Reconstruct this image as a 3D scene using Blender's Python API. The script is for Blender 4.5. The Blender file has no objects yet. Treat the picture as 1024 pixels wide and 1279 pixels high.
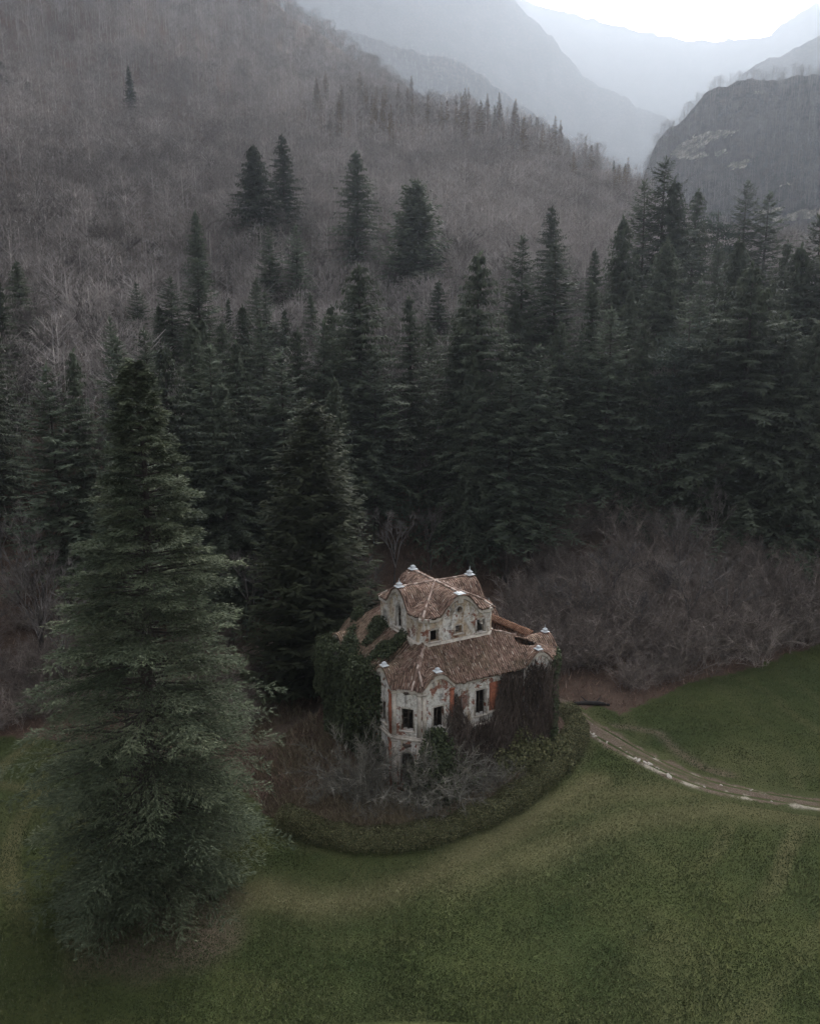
import bpy, math, random
import numpy as np
from mathutils import Vector
R = math.radians
SC = bpy.context.scene
COL = SC.collection

# ------------------------------------------------------------------ camera, sky, sun, exposure
CAM_H, PITCH, FPX = 36.0, R(12.0), 1040.0
cd = bpy.data.cameras.new('camera')
cam = bpy.data.objects.new('camera', cd); COL.objects.link(cam)
cam.location = (0, 0, CAM_H); cam.rotation_euler = (R(90) - PITCH, 0, 0)
cd.sensor_fit = 'HORIZONTAL'; cd.sensor_width = 36.0
cd.lens = 36.0 * FPX / 1024.0
cd.clip_start = 0.5; cd.clip_end = 20000
SC.camera = cam

SUN_AZ, SUN_EL = 20.0, 34.0
w = bpy.data.worlds.new('World'); SC.world = w; w.use_nodes = True
nt = w.node_tree; nt.nodes.clear()
sky = nt.nodes.new('ShaderNodeTexSky'); sky.sky_type = 'NISHITA'; sky.sun_disc = False
sky.sun_elevation = R(SUN_EL); sky.sun_rotation = R(SUN_AZ)
sky.air_density = 1.0; sky.dust_density = 6.0; sky.ozone_density = 1.0
hs = nt.nodes.new('ShaderNodeHueSaturation'); hs.inputs['Saturation'].default_value = 0.10
bg = nt.nodes.new('ShaderNodeBackground'); bg.inputs['Strength'].default_value = 0.15
wo = nt.nodes.new('ShaderNodeOutputWorld')
nt.links.new(sky.outputs[0], hs.inputs['Color']); nt.links.new(hs.outputs[0], bg.inputs['Color'])
nt.links.new(bg.outputs[0], wo.inputs['Surface'])

sl = bpy.data.lights.new('sun', 'SUN'); sl.energy = 1.4; sl.angle = R(16); sl.color = (1.0, 0.96, 0.9)
so = bpy.data.objects.new('sun', sl); COL.objects.link(so)
sd = Vector((math.sin(R(SUN_AZ)) * math.cos(R(SUN_EL)), math.cos(R(SUN_AZ)) * math.cos(R(SUN_EL)), math.sin(R(SUN_EL))))
so.rotation_euler = sd.to_track_quat('Z', 'Y').to_euler(); so.location = (0, 0, 300)

SC.view_settings.view_transform = 'Standard'; SC.view_settings.look = 'None'
SC.view_settings.exposure = 3.0; SC.view_settings.gamma = 1.0
SC.render.engine = 'CYCLES'
SC.cycles.use_denoising = True
SC.cycles.volume_bounces = 2
SC.cycles.max_bounces = 6; SC.cycles.diffuse_bounces = 3; SC.cycles.glossy_bounces = 1; SC.cycles.transmission_bounces = 3

# ------------------------------------------------------------------ helpers
def ray(px, py):
    dx = (px - 512) / FPX; dy = (639.5 - py) / FPX
    return (dx, math.cos(PITCH) + dy * math.sin(PITCH), -math.sin(PITCH) + dy * math.cos(PITCH))
def az_tan(px, py):
    d = ray(px, py); return math.atan2(d[0], d[1]), d[2] / math.hypot(d[0], d[1])
def gpt(px, py, z=0.0):
    d = ray(px, py); t = (z - CAM_H) / d[2]; return (d[0] * t, d[1] * t)

def vnoise(x, y, s, seed=0):
    x = np.asarray(x, float) / s + seed * 17.31; y = np.asarray(y, float) / s - seed * 9.73
    xi = np.floor(x); yi = np.floor(y); fx = x - xi; fy = y - yi
    fx = fx * fx * (3 - 2 * fx); fy = fy * fy * (3 - 2 * fy)
    def h(a, b):
        v = np.sin(a * 127.1 + b * 311.7 + seed * 3.7) * 43758.5453
        return v - np.floor(v)
    return (h(xi, yi) * (1 - fx) + h(xi + 1, yi) * fx) * (1 - fy) + (h(xi, yi + 1) * (1 - fx) + h(xi + 1, yi + 1) * fx) * fy
def fbm(x, y, s, seed=0, o=4):
    v = 0; a = 0.5
    for i in range(o):
        v = v + a * (vnoise(x, y, s, seed + i) - 0.5); s = s * 0.5; a *= 0.55
    return v

def mesh_np(name, V, quads=None, tris=None, attrs=None, smooth=False):
    me = bpy.data.meshes.new(name)
    V = np.asarray(V, np.float32).reshape(-1, 3)
    q = np.zeros((0, 4), np.int32) if quads is None else np.asarray(quads, np.int32).reshape(-1, 4)
    t = np.zeros((0, 3), np.int32) if tris is None else np.asarray(tris, np.int32).reshape(-1, 3)
    me.vertices.add(len(V)); me.vertices.foreach_set('co', V.ravel())
    loops = np.concatenate([q.ravel(), t.ravel()]).astype(np.int32)
    tot = np.concatenate([np.full(len(q), 4), np.full(len(t), 3)]).astype(np.int32)
    st = np.concatenate([[0], np.cumsum(tot)[:-1]]).astype(np.int32) if len(tot) else np.zeros(0, np.int32)
    me.loops.add(len(loops)); me.loops.foreach_set('vertex_index', loops)
    me.polygons.add(len(tot)); me.polygons.foreach_set('loop_start', st)
    try: me.polygons.foreach_set('loop_total', tot)
    except Exception: pass
    me.update(calc_edges=True)
    if smooth: me.polygons.foreach_set('use_smooth', np.ones(len(tot), bool))
    for k, a in (attrs or {}).items():
        at = me.attributes.new(k, 'FLOAT', 'POINT'); at.data.foreach_set('value', np.asarray(a, np.float32))
    return me

def link(name, me, mat=None, parent=None):
    o = bpy.data.objects.new(name, me); COL.objects.link(o)
    if mat is not None and me is not None and not me.materials: me.materials.append(mat)
    if parent is not None: o.parent = parent
    return o
def tag(o, label=None, cat=None, group=None, kind=None):
    if label: o['label'] = label
    if cat: o['category'] = cat
    if group: o['group'] = group
    if kind: o['kind'] = kind
    return o
def empty(name, loc, rz=0.0):
    o = bpy.data.objects.new(name, None); COL.objects.link(o); o.location = loc; o.rotation_euler = (0, 0, rz)
    o.empty_display_size = 0.5
    return o

class Acc:
    """collects quads / tris with a per-vertex random value"""
    def __init__(s): s.V = []; s.Q = []; s.T = []; s.A = []; s.n = 0
    def add(s, V, Q=None, T=None, a=None):
        V = np.asarray(V, np.float32).reshape(-1, 3)
        if Q is not None and len(Q): s.Q.append(np.asarray(Q, np.int64).reshape(-1, 4) + s.n)
        if T is not None and len(T): s.T.append(np.asarray(T, np.int64).reshape(-1, 3) + s.n)
        s.A.append(np.full(len(V), 0.5) if a is None else np.asarray(a, float)); s.V.append(V); s.n += len(V)
    def quad(s, a, b, c, d, v=0.5): s.add([a, b, c, d], [[0, 1, 2, 3]], None, [v] * 4)
    def box(s, x0, x1, y0, y1, z0, z1):
        V = [(x0, y0, z0), (x1, y0, z0), (x1, y1, z0), (x0, y1, z0), (x0, y0, z1), (x1, y0, z1), (x1, y1, z1), (x0, y1, z1)]
        s.add(V, [[0, 3, 2, 1], [4, 5, 6, 7], [0, 1, 5, 4], [1, 2, 6, 5], [2, 3, 7, 6], [3, 0, 4, 7]])
    def obox(s, o, ux, uy, x0, x1, y0, y1, z0, z1):
        V = []
        for z in (z0, z1):
            for (x, y) in ((x0, y0), (x1, y0), (x1, y1), (x0, y1)):
                V.append((o[0] + ux[0] * x + uy[0] * y, o[1] + ux[1] * x + uy[1] * y, z))
        s.add(V, [[0, 3, 2, 1], [4, 5, 6, 7], [0, 1, 5, 4], [1, 2, 6, 5], [2, 3, 7, 6], [3, 0, 4, 7]])
    def arrays(s):
        V = np.concatenate(s.V) if s.V else np.zeros((0, 3))
        Q = np.concatenate(s.Q) if s.Q else None
        T = np.concatenate(s.T) if s.T else None
        return V, Q, T, np.concatenate(s.A) if s.A else np.zeros(0)
    def mesh(s, name, smooth=False):
        V, Q, T, A = s.arrays(); return mesh_np(name, V, Q, T, {'rnd': A}, smooth)

def unit(v):
    v = np.asarray(v, float); return v / np.maximum(np.linalg.norm(v, axis=-1, keepdims=True), 1e-9)
def diamonds(P, D, N, L, W, a):
    """leaf-like diamonds: start P, direction D, facing N"""
    D = unit(D); S = unit(np.cross(D, N)); L = np.asarray(L).reshape(-1, 1); W = np.asarray(W).reshape(-1, 1)
    V = np.stack([P, P + D * L * .45 + S * W * .5, P + D * L, P + D * L * .45 - S * W * .5], 1).reshape(-1, 3)
    Q = np.arange(len(P) * 4).reshape(-1, 4)
    return V, Q, np.repeat(a, 4)
def slivers(P0, P1, W, rng, a):
    """thin triangles from a base of width W to a point"""
    D = unit(P1 - P0); r = rng.normal(size=P0.shape); S = unit(np.cross(D, r)) * np.asarray(W).reshape(-1, 1) * .5
    V = np.stack([P0 - S, P0 + S, P1], 1).reshape(-1, 3)
    return V, np.arange(len(P0) * 3).reshape(-1, 3), np.repeat(a, 3)
def tubes(P0, P1, R0, R1, k=3):
    """k-sided tapered prisms"""
    P0 = np.asarray(P0, float); P1 = np.asarray(P1, float)
    D = unit(P1 - P0); up = np.where(np.abs(D[:, 2:3]) > .9, np.array([[1., 0, 0]]), np.array([[0, 0, 1.]]))
    A = unit(np.cross(D, up)); B = np.cross(D, A); n = len(P0)
    ang = np.arange(k) * 2 * math.pi / k
    c = np.cos(ang)[None, :, None]; s_ = np.sin(ang)[None, :, None]
    ring = A[:, None] * c + B[:, None] * s_
    v0 = P0[:, None] + ring * np.asarray(R0).reshape(-1, 1, 1); v1 = P1[:, None] + ring * np.asarray(R1).reshape(-1, 1, 1)
    V = np.concatenate([v0, v1], 1).reshape(-1, 3)
    q = np.array([[i, (i + 1) % k, k + (i + 1) % k, k + i] for i in range(k)])
    Q = (q[None] + (np.arange(n) * 2 * k)[:, None, None]).reshape(-1, 4)
    return V, Q

# ------------------------------------------------------------------ materials
def nodes(name):
    m = bpy.data.materials.new(name); m.use_nodes = True; t = m.node_tree
    return m, t, t.nodes['Principled BSDF'], t.nodes, t.links
def ramp(N, pts, interp='LINEAR'):
    r = N.new('ShaderNodeValToRGB'); r.color_ramp.interpolation = interp
    e = r.color_ramp.elements
    while len(e) < len(pts): e.new(0.5)
    for x, (p, c) in zip(e, pts): x.position = p; x.color = (*c, 1)
    return r
def noise(N, L, coord, scale, detail=4, rough=.6, dist=0.0):
    n = N.new('ShaderNodeTexNoise'); n.inputs['Scale'].default_value = scale; n.inputs['Detail'].default_value = detail
    n.inputs['Roughness'].default_value = rough; n.inputs['Distortion'].default_value = dist
    if coord is not None: L.new(coord, n.inputs['Vector'])
    return n
def mixc(N, L, fac, a, b, mode='MIX'):
    m = N.new('ShaderNodeMix'); m.data_type = 'RGBA'; m.blend_type = mode
    for i, s in ((0, fac), (6, a), (7, b)):
        if isinstance(s, (int, float)): m.inputs[i].default_value = s
        elif isinstance(s, tuple): m.inputs[i].default_value = (*s, 1)
        else: L.new(s, m.inputs[i])
    return m.outputs[2]
def mathn(N, L, op, a, b=None, clamp=False):
    m = N.new('ShaderNodeMath'); m.operation = op; m.use_clamp = clamp
    for i, s in ((0, a), (1, b)):
        if s is None: continue
        if isinstance(s, (int, float)): m.inputs[i].default_value = s
        else: L.new(s, m.inputs[i])
    return m.outputs[0]
def attr(N, name):
    a = N.new('ShaderNodeAttribute'); a.attribute_name = name; return a
def geo(N): return N.new('ShaderNodeNewGeometry').outputs['Position']

def foliage(name, c0, c1, c2, objvar=.35, rough=.75, spec=.15, thin=0.0):
    """c0 dark, c1 mid, c2 light; varied per leaf and per tree"""
    m, t, b, N, L = nodes(name)
    a = attr(N, 'rnd'); oi = N.new('ShaderNodeObjectInfo')
    r = ramp(N, [(0, c0), (.5, c1), (1, c2)]); L.new(a.outputs['Fac'], r.inputs[0])
    v = mathn(N, L, 'MULTIPLY_ADD', oi.outputs['Random'], objvar); 
    v.node.inputs[2].default_value = 1 - objvar * .5
    hsv = N.new('ShaderNodeHueSaturation'); L.new(r.outputs[0], hsv.inputs['Color']); L.new(v, hsv.inputs['Value'])
    L.new(hsv.outputs[0], b.inputs['Base Color'])
    b.inputs['Roughness'].default_value = rough; b.inputs['Specular IOR Level'].default_value = spec
    if thin:
        tl = N.new('ShaderNodeBsdfTranslucent'); L.new(hsv.outputs[0], tl.inputs['Color']); mx = N.new('ShaderNodeMixShader'); mx.inputs[0].default_value = thin
        L.new(b.outputs[0], mx.inputs[1]); L.new(tl.outputs[0], mx.inputs[2]); L.new(mx.outputs[0], N['Material Output'].inputs['Surface'])
    return m
def plain(name, c, rough=.8, var=.3, scale=3.0, spec=.2, c2=None):
    m, t, b, N, L = nodes(name)
    tc = N.new('ShaderNodeTexCoord'); n = noise(N, L, tc.outputs['Object'], scale, 6, .65)
    d = tuple(x * (1 - var) for x in c) if c2 is None else c2; l = tuple(min(1, x * (1 + var)) for x in c)
    r = ramp(N, [(.3, d), (.7, l)]); L.new(n.outputs[0], r.inputs[0]); L.new(r.outputs[0], b.inputs['Base Color'])
    b.inputs['Roughness'].default_value = rough; b.inputs['Specular IOR Level'].default_value = spec
    bp = N.new('ShaderNodeBump'); bp.inputs['Strength'].default_value = .4; bp.inputs['Distance'].default_value = .05
    L.new(n.outputs[0], bp.inputs['Height']); L.new(bp.outputs[0], b.inputs['Normal'])
    return m

def ground_mat():
    m, t, b, N, L = nodes('meadow_and_forest_floor')
    P = geo(N)
    lawn = attr(N, 'lawn').outputs['Fac']; dry = attr(N, 'dry').outputs['Fac']; dirt = attr(N, 'dirt').outputs['Fac']
    n_big = noise(N, L, P, .07, 5, .6); n_mid = noise(N, L, P, .6, 6, .7); n_fine = noise(N, L, P, 7.0, 6, .75); n_vf = noise(N, L, P, 22.0, 3, .7)
    g1 = ramp(N, [(.3, (.036, .050, .019)), (.5, (.048, .064, .026)), (.7, (.068, .081, .036))]); L.new(n_fine.outputs[0], g1.inputs[0])
    g2 = ramp(N, [(.3, (.036, .050, .018)), (.7, (.064, .072, .029))]); L.new(n_mid.outputs[0], g2.inputs[0])
    gr = mixc(N, L, .5, g1.outputs[0], g2.outputs[0])
    bigr = ramp(N, [(.36, (.72, .8, .72)), (.64, (1.3, 1.18, 1.08))]); L.new(n_big.outputs[0], bigr.inputs[0])
    gr = mixc(N, L, 1.0, gr, bigr.outputs[0], 'MULTIPLY')
    dr = ramp(N, [(.3, (.08, .074, .036)), (.7, (.19, .168, .09))]); L.new(n_fine.outputs[0], dr.inputs[0])
    gr = mixc(N, L, mathn(N, L, 'MULTIPLY', dry, .85), gr, dr.outputs[0])
    f1 = ramp(N, [(.28, (.045, .029, .023)), (.5, (.105, .068, .053)), (.72, (.19, .135, .10))]); L.new(n_fine.outputs[0], f1.inputs[0])
    f2 = ramp(N, [(.35, (.045, .031, .026)), (.65, (.115, .082, .063))]); L.new(n_mid.outputs[0], f2.inputs[0])
    fl = mixc(N, L, .5, f1.outputs[0], f2.outputs[0])
    lm = mathn(N, L, 'ADD', lawn, mathn(N, L, 'MULTIPLY', mathn(N, L, 'SUBTRACT', n_mid.outputs[0], .5), .9))
    lm = ramp_out(N, L, lm, .42, .58)
    c = mixc(N, L, lm, fl, gr)
    d1 = ramp(N, [(.3, (.065, .047, .037)), (.7, (.20, .155, .12))]); L.new(n_fine.outputs[0], d1.inputs[0])
    c = mixc(N, L, dirt, c, d1.outputs[0])
    pl = ramp(N, [(.35, (.16, .13, .10)), (.6, (.42, .38, .32))]); L.new(n_fine.outputs[0], pl.inputs[0])
    c = mixc(N, L, attr(N, 'pale').outputs['Fac'], c, pl.outputs[0])
    L.new(c, b.inputs['Base Color']); b.inputs['Roughness'].default_value = .95; b.inputs['Specular IOR Level'].default_value = .05
    hsum = mathn(N, L, 'ADD', n_fine.outputs[0], n_vf.outputs[0])
    bp = N.new('ShaderNodeBump'); bp.inputs['Strength'].default_value = .9; bp.inputs['Distance'].default_value = .15
    L.new(hsum, bp.inputs['Height']); L.new(bp.outputs[0], b.inputs['Normal'])
    return m
def ramp_out(N, L, x, a, c):
    mr = N.new('ShaderNodeMapRange'); mr.interpolation_type = 'SMOOTHSTEP'
    mr.inputs[1].default_value = a; mr.inputs[2].default_value = c; L.new(x, mr.inputs[0]); return mr.outputs[0]

def mountain_mat(name, rock=0.0):
    m, t, b, N, L = nodes(name)
    P = geo(N); n1 = noise(N, L, P, .012, 6, .6); n2 = noise(N, L, P, .12, 6, .75)
    r1 = ramp(N, [(.3, (.018, .018, .019)), (.5, (.045, .04, .039)), (.7, (.10, .088, .08))]); L.new(n2.outputs[0], r1.inputs[0])
    r2 = ramp(N, [(.4, (.7, .75, .75)), (.6, (1.25, 1.15, 1.1))]); L.new(n1.outputs[0], r2.inputs[0])
    c = mixc(N, L, 1.0, r1.outputs[0], r2.outputs[0], 'MULTIPLY')
    if rock:
        a = attr(N, 'rock').outputs['Fac']; rr = ramp(N, [(.38, (.07, .06, .05)), (.5, (.25, .22, .18)), (.6, (.55, .50, .42))]); L.new(n2.outputs[0], rr.inputs[0])
        x = mathn(N, L, 'ADD', a, mathn(N, L, 'MULTIPLY', mathn(N, L, 'SUBTRACT', n2.outputs[0], .5), 1.6))
        c = mixc(N, L, ramp_out(N, L, x, .45, .6), c, rr.outputs[0])
    L.new(c, b.inputs['Base Color']); b.inputs['Roughness'].default_value = 1; b.inputs['Specular IOR Level'].default_value = 0
    bp = N.new('ShaderNodeBump'); bp.inputs['Strength'].default_value = 1; bp.inputs['Distance'].default_value = 8
    L.new(n2.outputs[0], bp.inputs['Height']); L.new(bp.outputs[0], b.inputs['Normal'])
    return m

def stucco_mat(name, warm=0.0, ruin=0.5):
    m, t, b, N, L = nodes(name)
    tc = N.new('ShaderNodeTexCoord').outputs['Object']
    mp = N.new('ShaderNodeMapping'); mp.inputs['Scale'].default_value = (1, 1, .35); L.new(tc, mp.inputs[0])
    na = noise(N, L, tc, .75, 9, .72, .5); nb = noise(N, L, mp.outputs[0], 1.6, 8, .7, .4); nc = noise(N, L, tc, 9.0, 4, .7)
    nd = noise(N, L, mp.outputs[0], .8, 6, .7, .3)
    w1 = ramp(N, [(.25, (.36, .34, .31)), (.5, (.62, .59, .55)), (.75, (.76, .74, .71))]); L.new(nb.outputs[0], w1.inputs[0])
    tan_ = ramp(N, [(.3, (.30, .22, .15)), (.7, (.52, .42, .31))]); L.new(nb.outputs[0], tan_.inputs[0])
    c = mixc(N, L, ramp_out(N, L, nd.outputs[0], .52 - .14 * warm, .66 - .14 * warm), w1.outputs[0], tan_.outputs[0])
    br = N.new('ShaderNodeTexBrick'); br.inputs['Scale'].default_value = 3.2
    br.inputs['Color1'].default_value = (.20, .065, .04, 1); br.inputs['Color2'].default_value = (.29, .12, .08, 1); br.inputs['Mortar'].default_value = (.25, .2, .17, 1)
    mp2 = N.new('ShaderNodeMapping'); mp2.inputs['Rotation'].default_value = (R(90), 0, 0); L.new(tc, mp2.inputs[0]); L.new(mp2.outputs[0], br.inputs['Vector'])
    k = ramp_out(N, L, na.outputs[0], .605 - .1 * ruin, .63 - .1 * ruin)
    c = mixc(N, L, k, c, br.outputs[0])
    grey = ramp(N, [(.4, (.10, .09, .085)), (.65, (.30, .27, .25))]); L.new(nc.outputs[0], grey.inputs[0])
    k2 = ramp_out(N, L, nb.outputs[0], .52, .64)
    c = mixc(N, L, mathn(N, L, 'MULTIPLY', k2, .75), c, grey.outputs[0])
    ne = noise(N, L, tc, 3.0, 8, .78); mt = ramp(N, [(.38, (.48, .44, .41)), (.52, (1, 1, 1)), (.7, (1.08, 1.06, 1.04))]); L.new(ne.outputs[0], mt.inputs[0])
    c = mixc(N, L, 1.0, c, mt.outputs[0], 'MULTIPLY')
    L.new(c, b.inputs['Base Color']); b.inputs['Roughness'].default_value = .95; b.inputs['Specular IOR Level'].default_value = .1
    bp = N.new('ShaderNodeBump'); bp.inputs['Strength'].default_value = .6; bp.inputs['Distance'].default_value = .06
    hh = mathn(N, L, 'SUBTRACT', nc.outputs[0], mathn(N, L, 'MULTIPLY', k, .8)); L.new(hh, bp.inputs['Height']); L.new(bp.outputs[0], b.inputs['Normal'])
    return m

def tile_mat(name, moss=.3, fresh=False):
    m, t, b, N, L = nodes(name)
    tx = attr(N, 'tx').outputs['Fac']; ty = attr(N, 'ty').outputs['Fac']
    cx = N.new('ShaderNodeCombineXYZ'); L.new(mathn(N, L, 'FLOOR', mathn(N, L, 'MULTIPLY', tx, 1 / .10)), cx.inputs[0]); L.new(mathn(N, L, 'FLOOR', mathn(N, L, 'MULTIPLY', ty, 1 / .21)), cx.inputs[1])
    vo = N.new('ShaderNodeTexWhiteNoise'); vo.noise_dimensions = '2D'; L.new(cx.outputs[0], vo.inputs['Vector'])
    sp = N.new('ShaderNodeSeparateColor'); L.new(vo.outputs['Color'], sp.inputs[0])
    if fresh: r = ramp(N, [(0, (.22, .11, .07)), (.5, (.30, .155, .10)), (1, (.36, .22, .15))])
    else: r = ramp(N, [(0, (.085, .05, .04)), (.3, (.19, .115, .088)), (.7, (.28, .185, .145)), (.95, (.33, .235, .19)), (1, (.48, .41, .35))])
    L.new(sp.outputs[0], r.inputs[0])
    tc = N.new('ShaderNodeTexCoord').outputs['Object']; n = noise(N, L, tc, .5, 6, .65); n2 = noise(N, L, tc, 2.4, 6, .7)
    mo = ramp(N, [(.3, (.10, .085, .05)), (.7, (.22, .18, .115))]); L.new(n2.outputs[0], mo.inputs[0])
    ms = attr(N, 'moss').outputs['Fac']
    c0_ = r.outputs[0]
    c = mixc(N, L, mathn(N, L, 'MULTIPLY', ramp_out(N, L, mathn(N, L, 'ADD', n.outputs[0], mathn(N, L, 'MULTIPLY', ms, .35)), .5 - .1 * moss, .7 - .1 * moss), .25 + .5 * moss), r.outputs[0], mo.outputs[0])
    dk = ramp(N, [(.33, (.6, .58, .56)), (.55, (1.05, 1.02, 1.0))]); L.new(n2.outputs[0], dk.inputs[0])
    c = mixc(N, L, 1.0, c, dk.outputs[0], 'MULTIPLY')
    n5 = noise(N, L, tc, 1.1, 8, .75); c = mixc(N, L, mathn(N, L, 'MULTIPLY', ramp_out(N, L, n5.outputs[0], .60, .66), 0 if fresh else .75), c, (.05, .037, .03))
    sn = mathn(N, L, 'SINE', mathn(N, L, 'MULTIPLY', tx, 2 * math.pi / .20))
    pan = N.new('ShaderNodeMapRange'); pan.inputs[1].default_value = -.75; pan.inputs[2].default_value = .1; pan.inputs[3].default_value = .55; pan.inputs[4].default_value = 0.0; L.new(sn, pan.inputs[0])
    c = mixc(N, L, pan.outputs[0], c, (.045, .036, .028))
    L.new(c, b.inputs['Base Color']); b.inputs['Roughness'].default_value = .9; b.inputs['Specular IOR Level'].default_value = .1
    fr = mathn(N, L, 'FRACT', mathn(N, L, 'MULTIPLY', ty, 1 / .21))
    h = mathn(N, L, 'ADD', sn, mathn(N, L, 'ADD', mathn(N, L, 'MULTIPLY', fr, .8), mathn(N, L, 'MULTIPLY', sp.outputs[1], .6)))
    bp = N.new('ShaderNodeBump'); bp.inputs['Strength'].default_value = 1.0; bp.inputs['Distance'].default_value = .07
    L.new(h, bp.inputs['Height']); L.new(bp.outputs[0], b.inputs['Normal'])
    return m

M = dict(
    ground=ground_mat(), mountain=mountain_mat('mountain_woods'), rocky=mountain_mat('rocky_woods', 1.0),
    stucco=stucco_mat('peeling_stucco', 0.0, .75), stucco2=stucco_mat('ochre_stucco', .7, .45),
    trim=plain('weathered_plaster_trim', (.42, .37, .32), var=.35, scale=2.5), brick=plain('bare_red_brick', (.24, .085, .05), var=.45, scale=5),
    frame=plain('grey_window_surround', (.36, .32, .28), var=.4, scale=4), pane=plain('dark_glass', (.012, .012, .013), rough=.5, var=.2),
    zinc=plain('pale_zinc', (.40, .415, .43), rough=.5, var=.15, scale=6, spec=.4), wood=plain('rotten_timber', (.06, .045, .035), var=.4, scale=6),
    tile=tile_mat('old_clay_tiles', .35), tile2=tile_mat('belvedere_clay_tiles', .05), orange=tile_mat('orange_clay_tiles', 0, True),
    ridge=foliage('mortared_ridge_tiles', (.13, .085, .065), (.24, .17, .14), (.36, .29, .25), 0),
    stone=plain('pale_limestone', (.33, .30, .26), var=.35, scale=4), log=plain('dark_dead_wood', (.02, .017, .016), var=.4, scale=3),
    bark=plain('conifer_bark', (.045, .036, .032), var=.4, scale=4), barebark=foliage('bare_bark', (.035, .030, .028), (.06, .052, .049), (.10, .09, .085), .5),
    twig=foliage('bare_twigs', (.09, .079, .075), (.185, .165, .156), (.31, .28, .265), .5),
    neartwig=foliage('near_bare_twigs', (.055, .047, .044), (.11, .096, .09), (.18, .16, .15), .5),
    shrubtwig=foliage('shrub_twigs', (.08, .064, .056), (.165, .134, .119), (.29, .245, .215), .5),
    gardentwig=foliage('grey_garden_twigs', (.065, .059, .05), (.135, .124, .104), (.24, .222, .19), .3),
    larch=foliage('larch_twigs', (.10, .076, .055), (.17, .13, .095), (.25, .20, .15), .4),
    spruce=foliage('spruce_needles', (.036, .044, .030), (.063, .075, .051), (.090, .104, .070), .7, .75, .1, .35),
    pale=foliage('pale_fir_needles', (.046, .058, .041), (.076, .093, .064), (.110, .128, .086), .5, .75, .1, .35),
    cypress=foliage('cypress_sprays', (.018, .022, .012), (.032, .037, .020), (.048, .052, .029), .2, .75, .1, .3),
    pine=foliage('pine_needles', (.028, .038, .030), (.045, .058, .045), (.062, .076, .058), .4, .75, .1, .35),
    cedar=foliage('silver_cedar_needles', (.030, .039, .023), (.068, .082, .049), (.13, .144, .088), .1, .75, .12, .08),
    ivy=foliage('ivy_leaves', (.016, .021, .010), (.038, .047, .023), (.075, .088, .042), .2),
    hedge=foliage('hedge_leaves', (.03, .032, .015), (.078, .079, .037), (.165, .152, .078), .2),
    vine=foliage('brown_vines', (.03, .022, .018), (.07, .052, .043), (.13, .10, .085), .2),
    brush=foliage('dead_brush', (.065, .040, .031), (.155, .098, .074), (.26, .18, .135), .3),
    straw=foliage('dead_grass', (.075, .055, .036), (.16, .125, .082), (.28, .23, .155), .1),
    grass=foliage('grass_blades', (.028, .038, .015), (.058, .070, .029), (.16, .155, .08), .1),
)

# ------------------------------------------------------------------ terrain
GX = [-700, -300, 0, 183, 350, 480, 560, 650, 700, 760, 790, 850, 920, 1024, 1300, 1800]
GA = np.array([az_tan(x, 419)[0] for x in GX])
GR = np.array([  # ranges of the profile knots
    [78, 80, 80, 82, 84, 86, 88, 90, 90, 88, 86, 86, 90, 96, 110, 120],
    [130] * 16, [236] * 16,
    [418, 418, 418, 418, 410, 400, 400, 390, 380, 360, 340, 300, 270, 250, 250, 250],
    [500, 500, 500, 500, 490, 470, 460, 450, 440, 420, 400, 370, 340, 330, 330, 330],
    [720] * 16, [1000] * 16, [1700] * 16], float)
GZ = np.array([
    [0] * 16,
    [18, 18, 18, 18, 18, 18, 18, 18, 18, 17, 16, 15, 13, 11, 9, 8],
    [62, 62, 62, 61, 61, 60, 60, 58, 55, 52, 50, 46, 44, 45, 40, 36],
    [142, 138, 136, 134, 131, 131, 128, 116, 107, 92, 83, 63, 54, 50, 44, 40],
    [190, 186, 178, 172, 162, 150, 126, 104, 92, 76, 66, 52, 46, 42, 38, 36],
    [360, 350, 340, 326, 292, 238, 196, 150, 120, 86, 70, 46, 40, 38, 36, 36],
    [330, 320, 300, 290, 240, 200, 150, 110, 90, 60, 50, 40, 38, 36, 36, 36],
    [200, 200, 200, 180, 150, 120, 90, 70, 60, 50, 45, 40, 38, 36, 36, 36]], float)
GARDEN = [gpt(*p) for p in [(352, 1030), (395, 1047), (445, 1057), (500, 1057), (560, 1044), (620, 1019), (680, 979), (714, 940), (722, 915), (708, 893), (690, 878), (640, 850), (500, 830), (400, 880), (332, 945), (330, 1000)]]
def in_poly(x, y, poly):
    r = np.zeros(np.shape(x), bool); n = len(poly)
    for i in range(n):
        x0, y0 = poly[i]; x1, y1 = poly[(i + 1) % n]
        c = ((y0 > y) != (y1 > y)) & (x < (x1 - x0) * (y - y0) / (y1 - y0 + 1e-12) + x0); r ^= c
    return r
def dist_line(x, y, pts):
    d = np.full(np.shape(x), 1e9)
    for (x0, y0), (x1, y1) in zip(pts[:-1], pts[1:]):
        vx, vy = x1 - x0, y1 - y0; t = np.clip(((x - x0) * vx + (y - y0) * vy) / (vx * vx + vy * vy), 0, 1)
        d = np.minimum(d, np.hypot(x - x0 - t * vx, y - y0 - t * vy))
    return d
def smooth01(a, lo, hi):
    t = np.clip((a - lo) / (hi - lo), 0, 1); return t * t * (3 - 2 * t)
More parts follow.
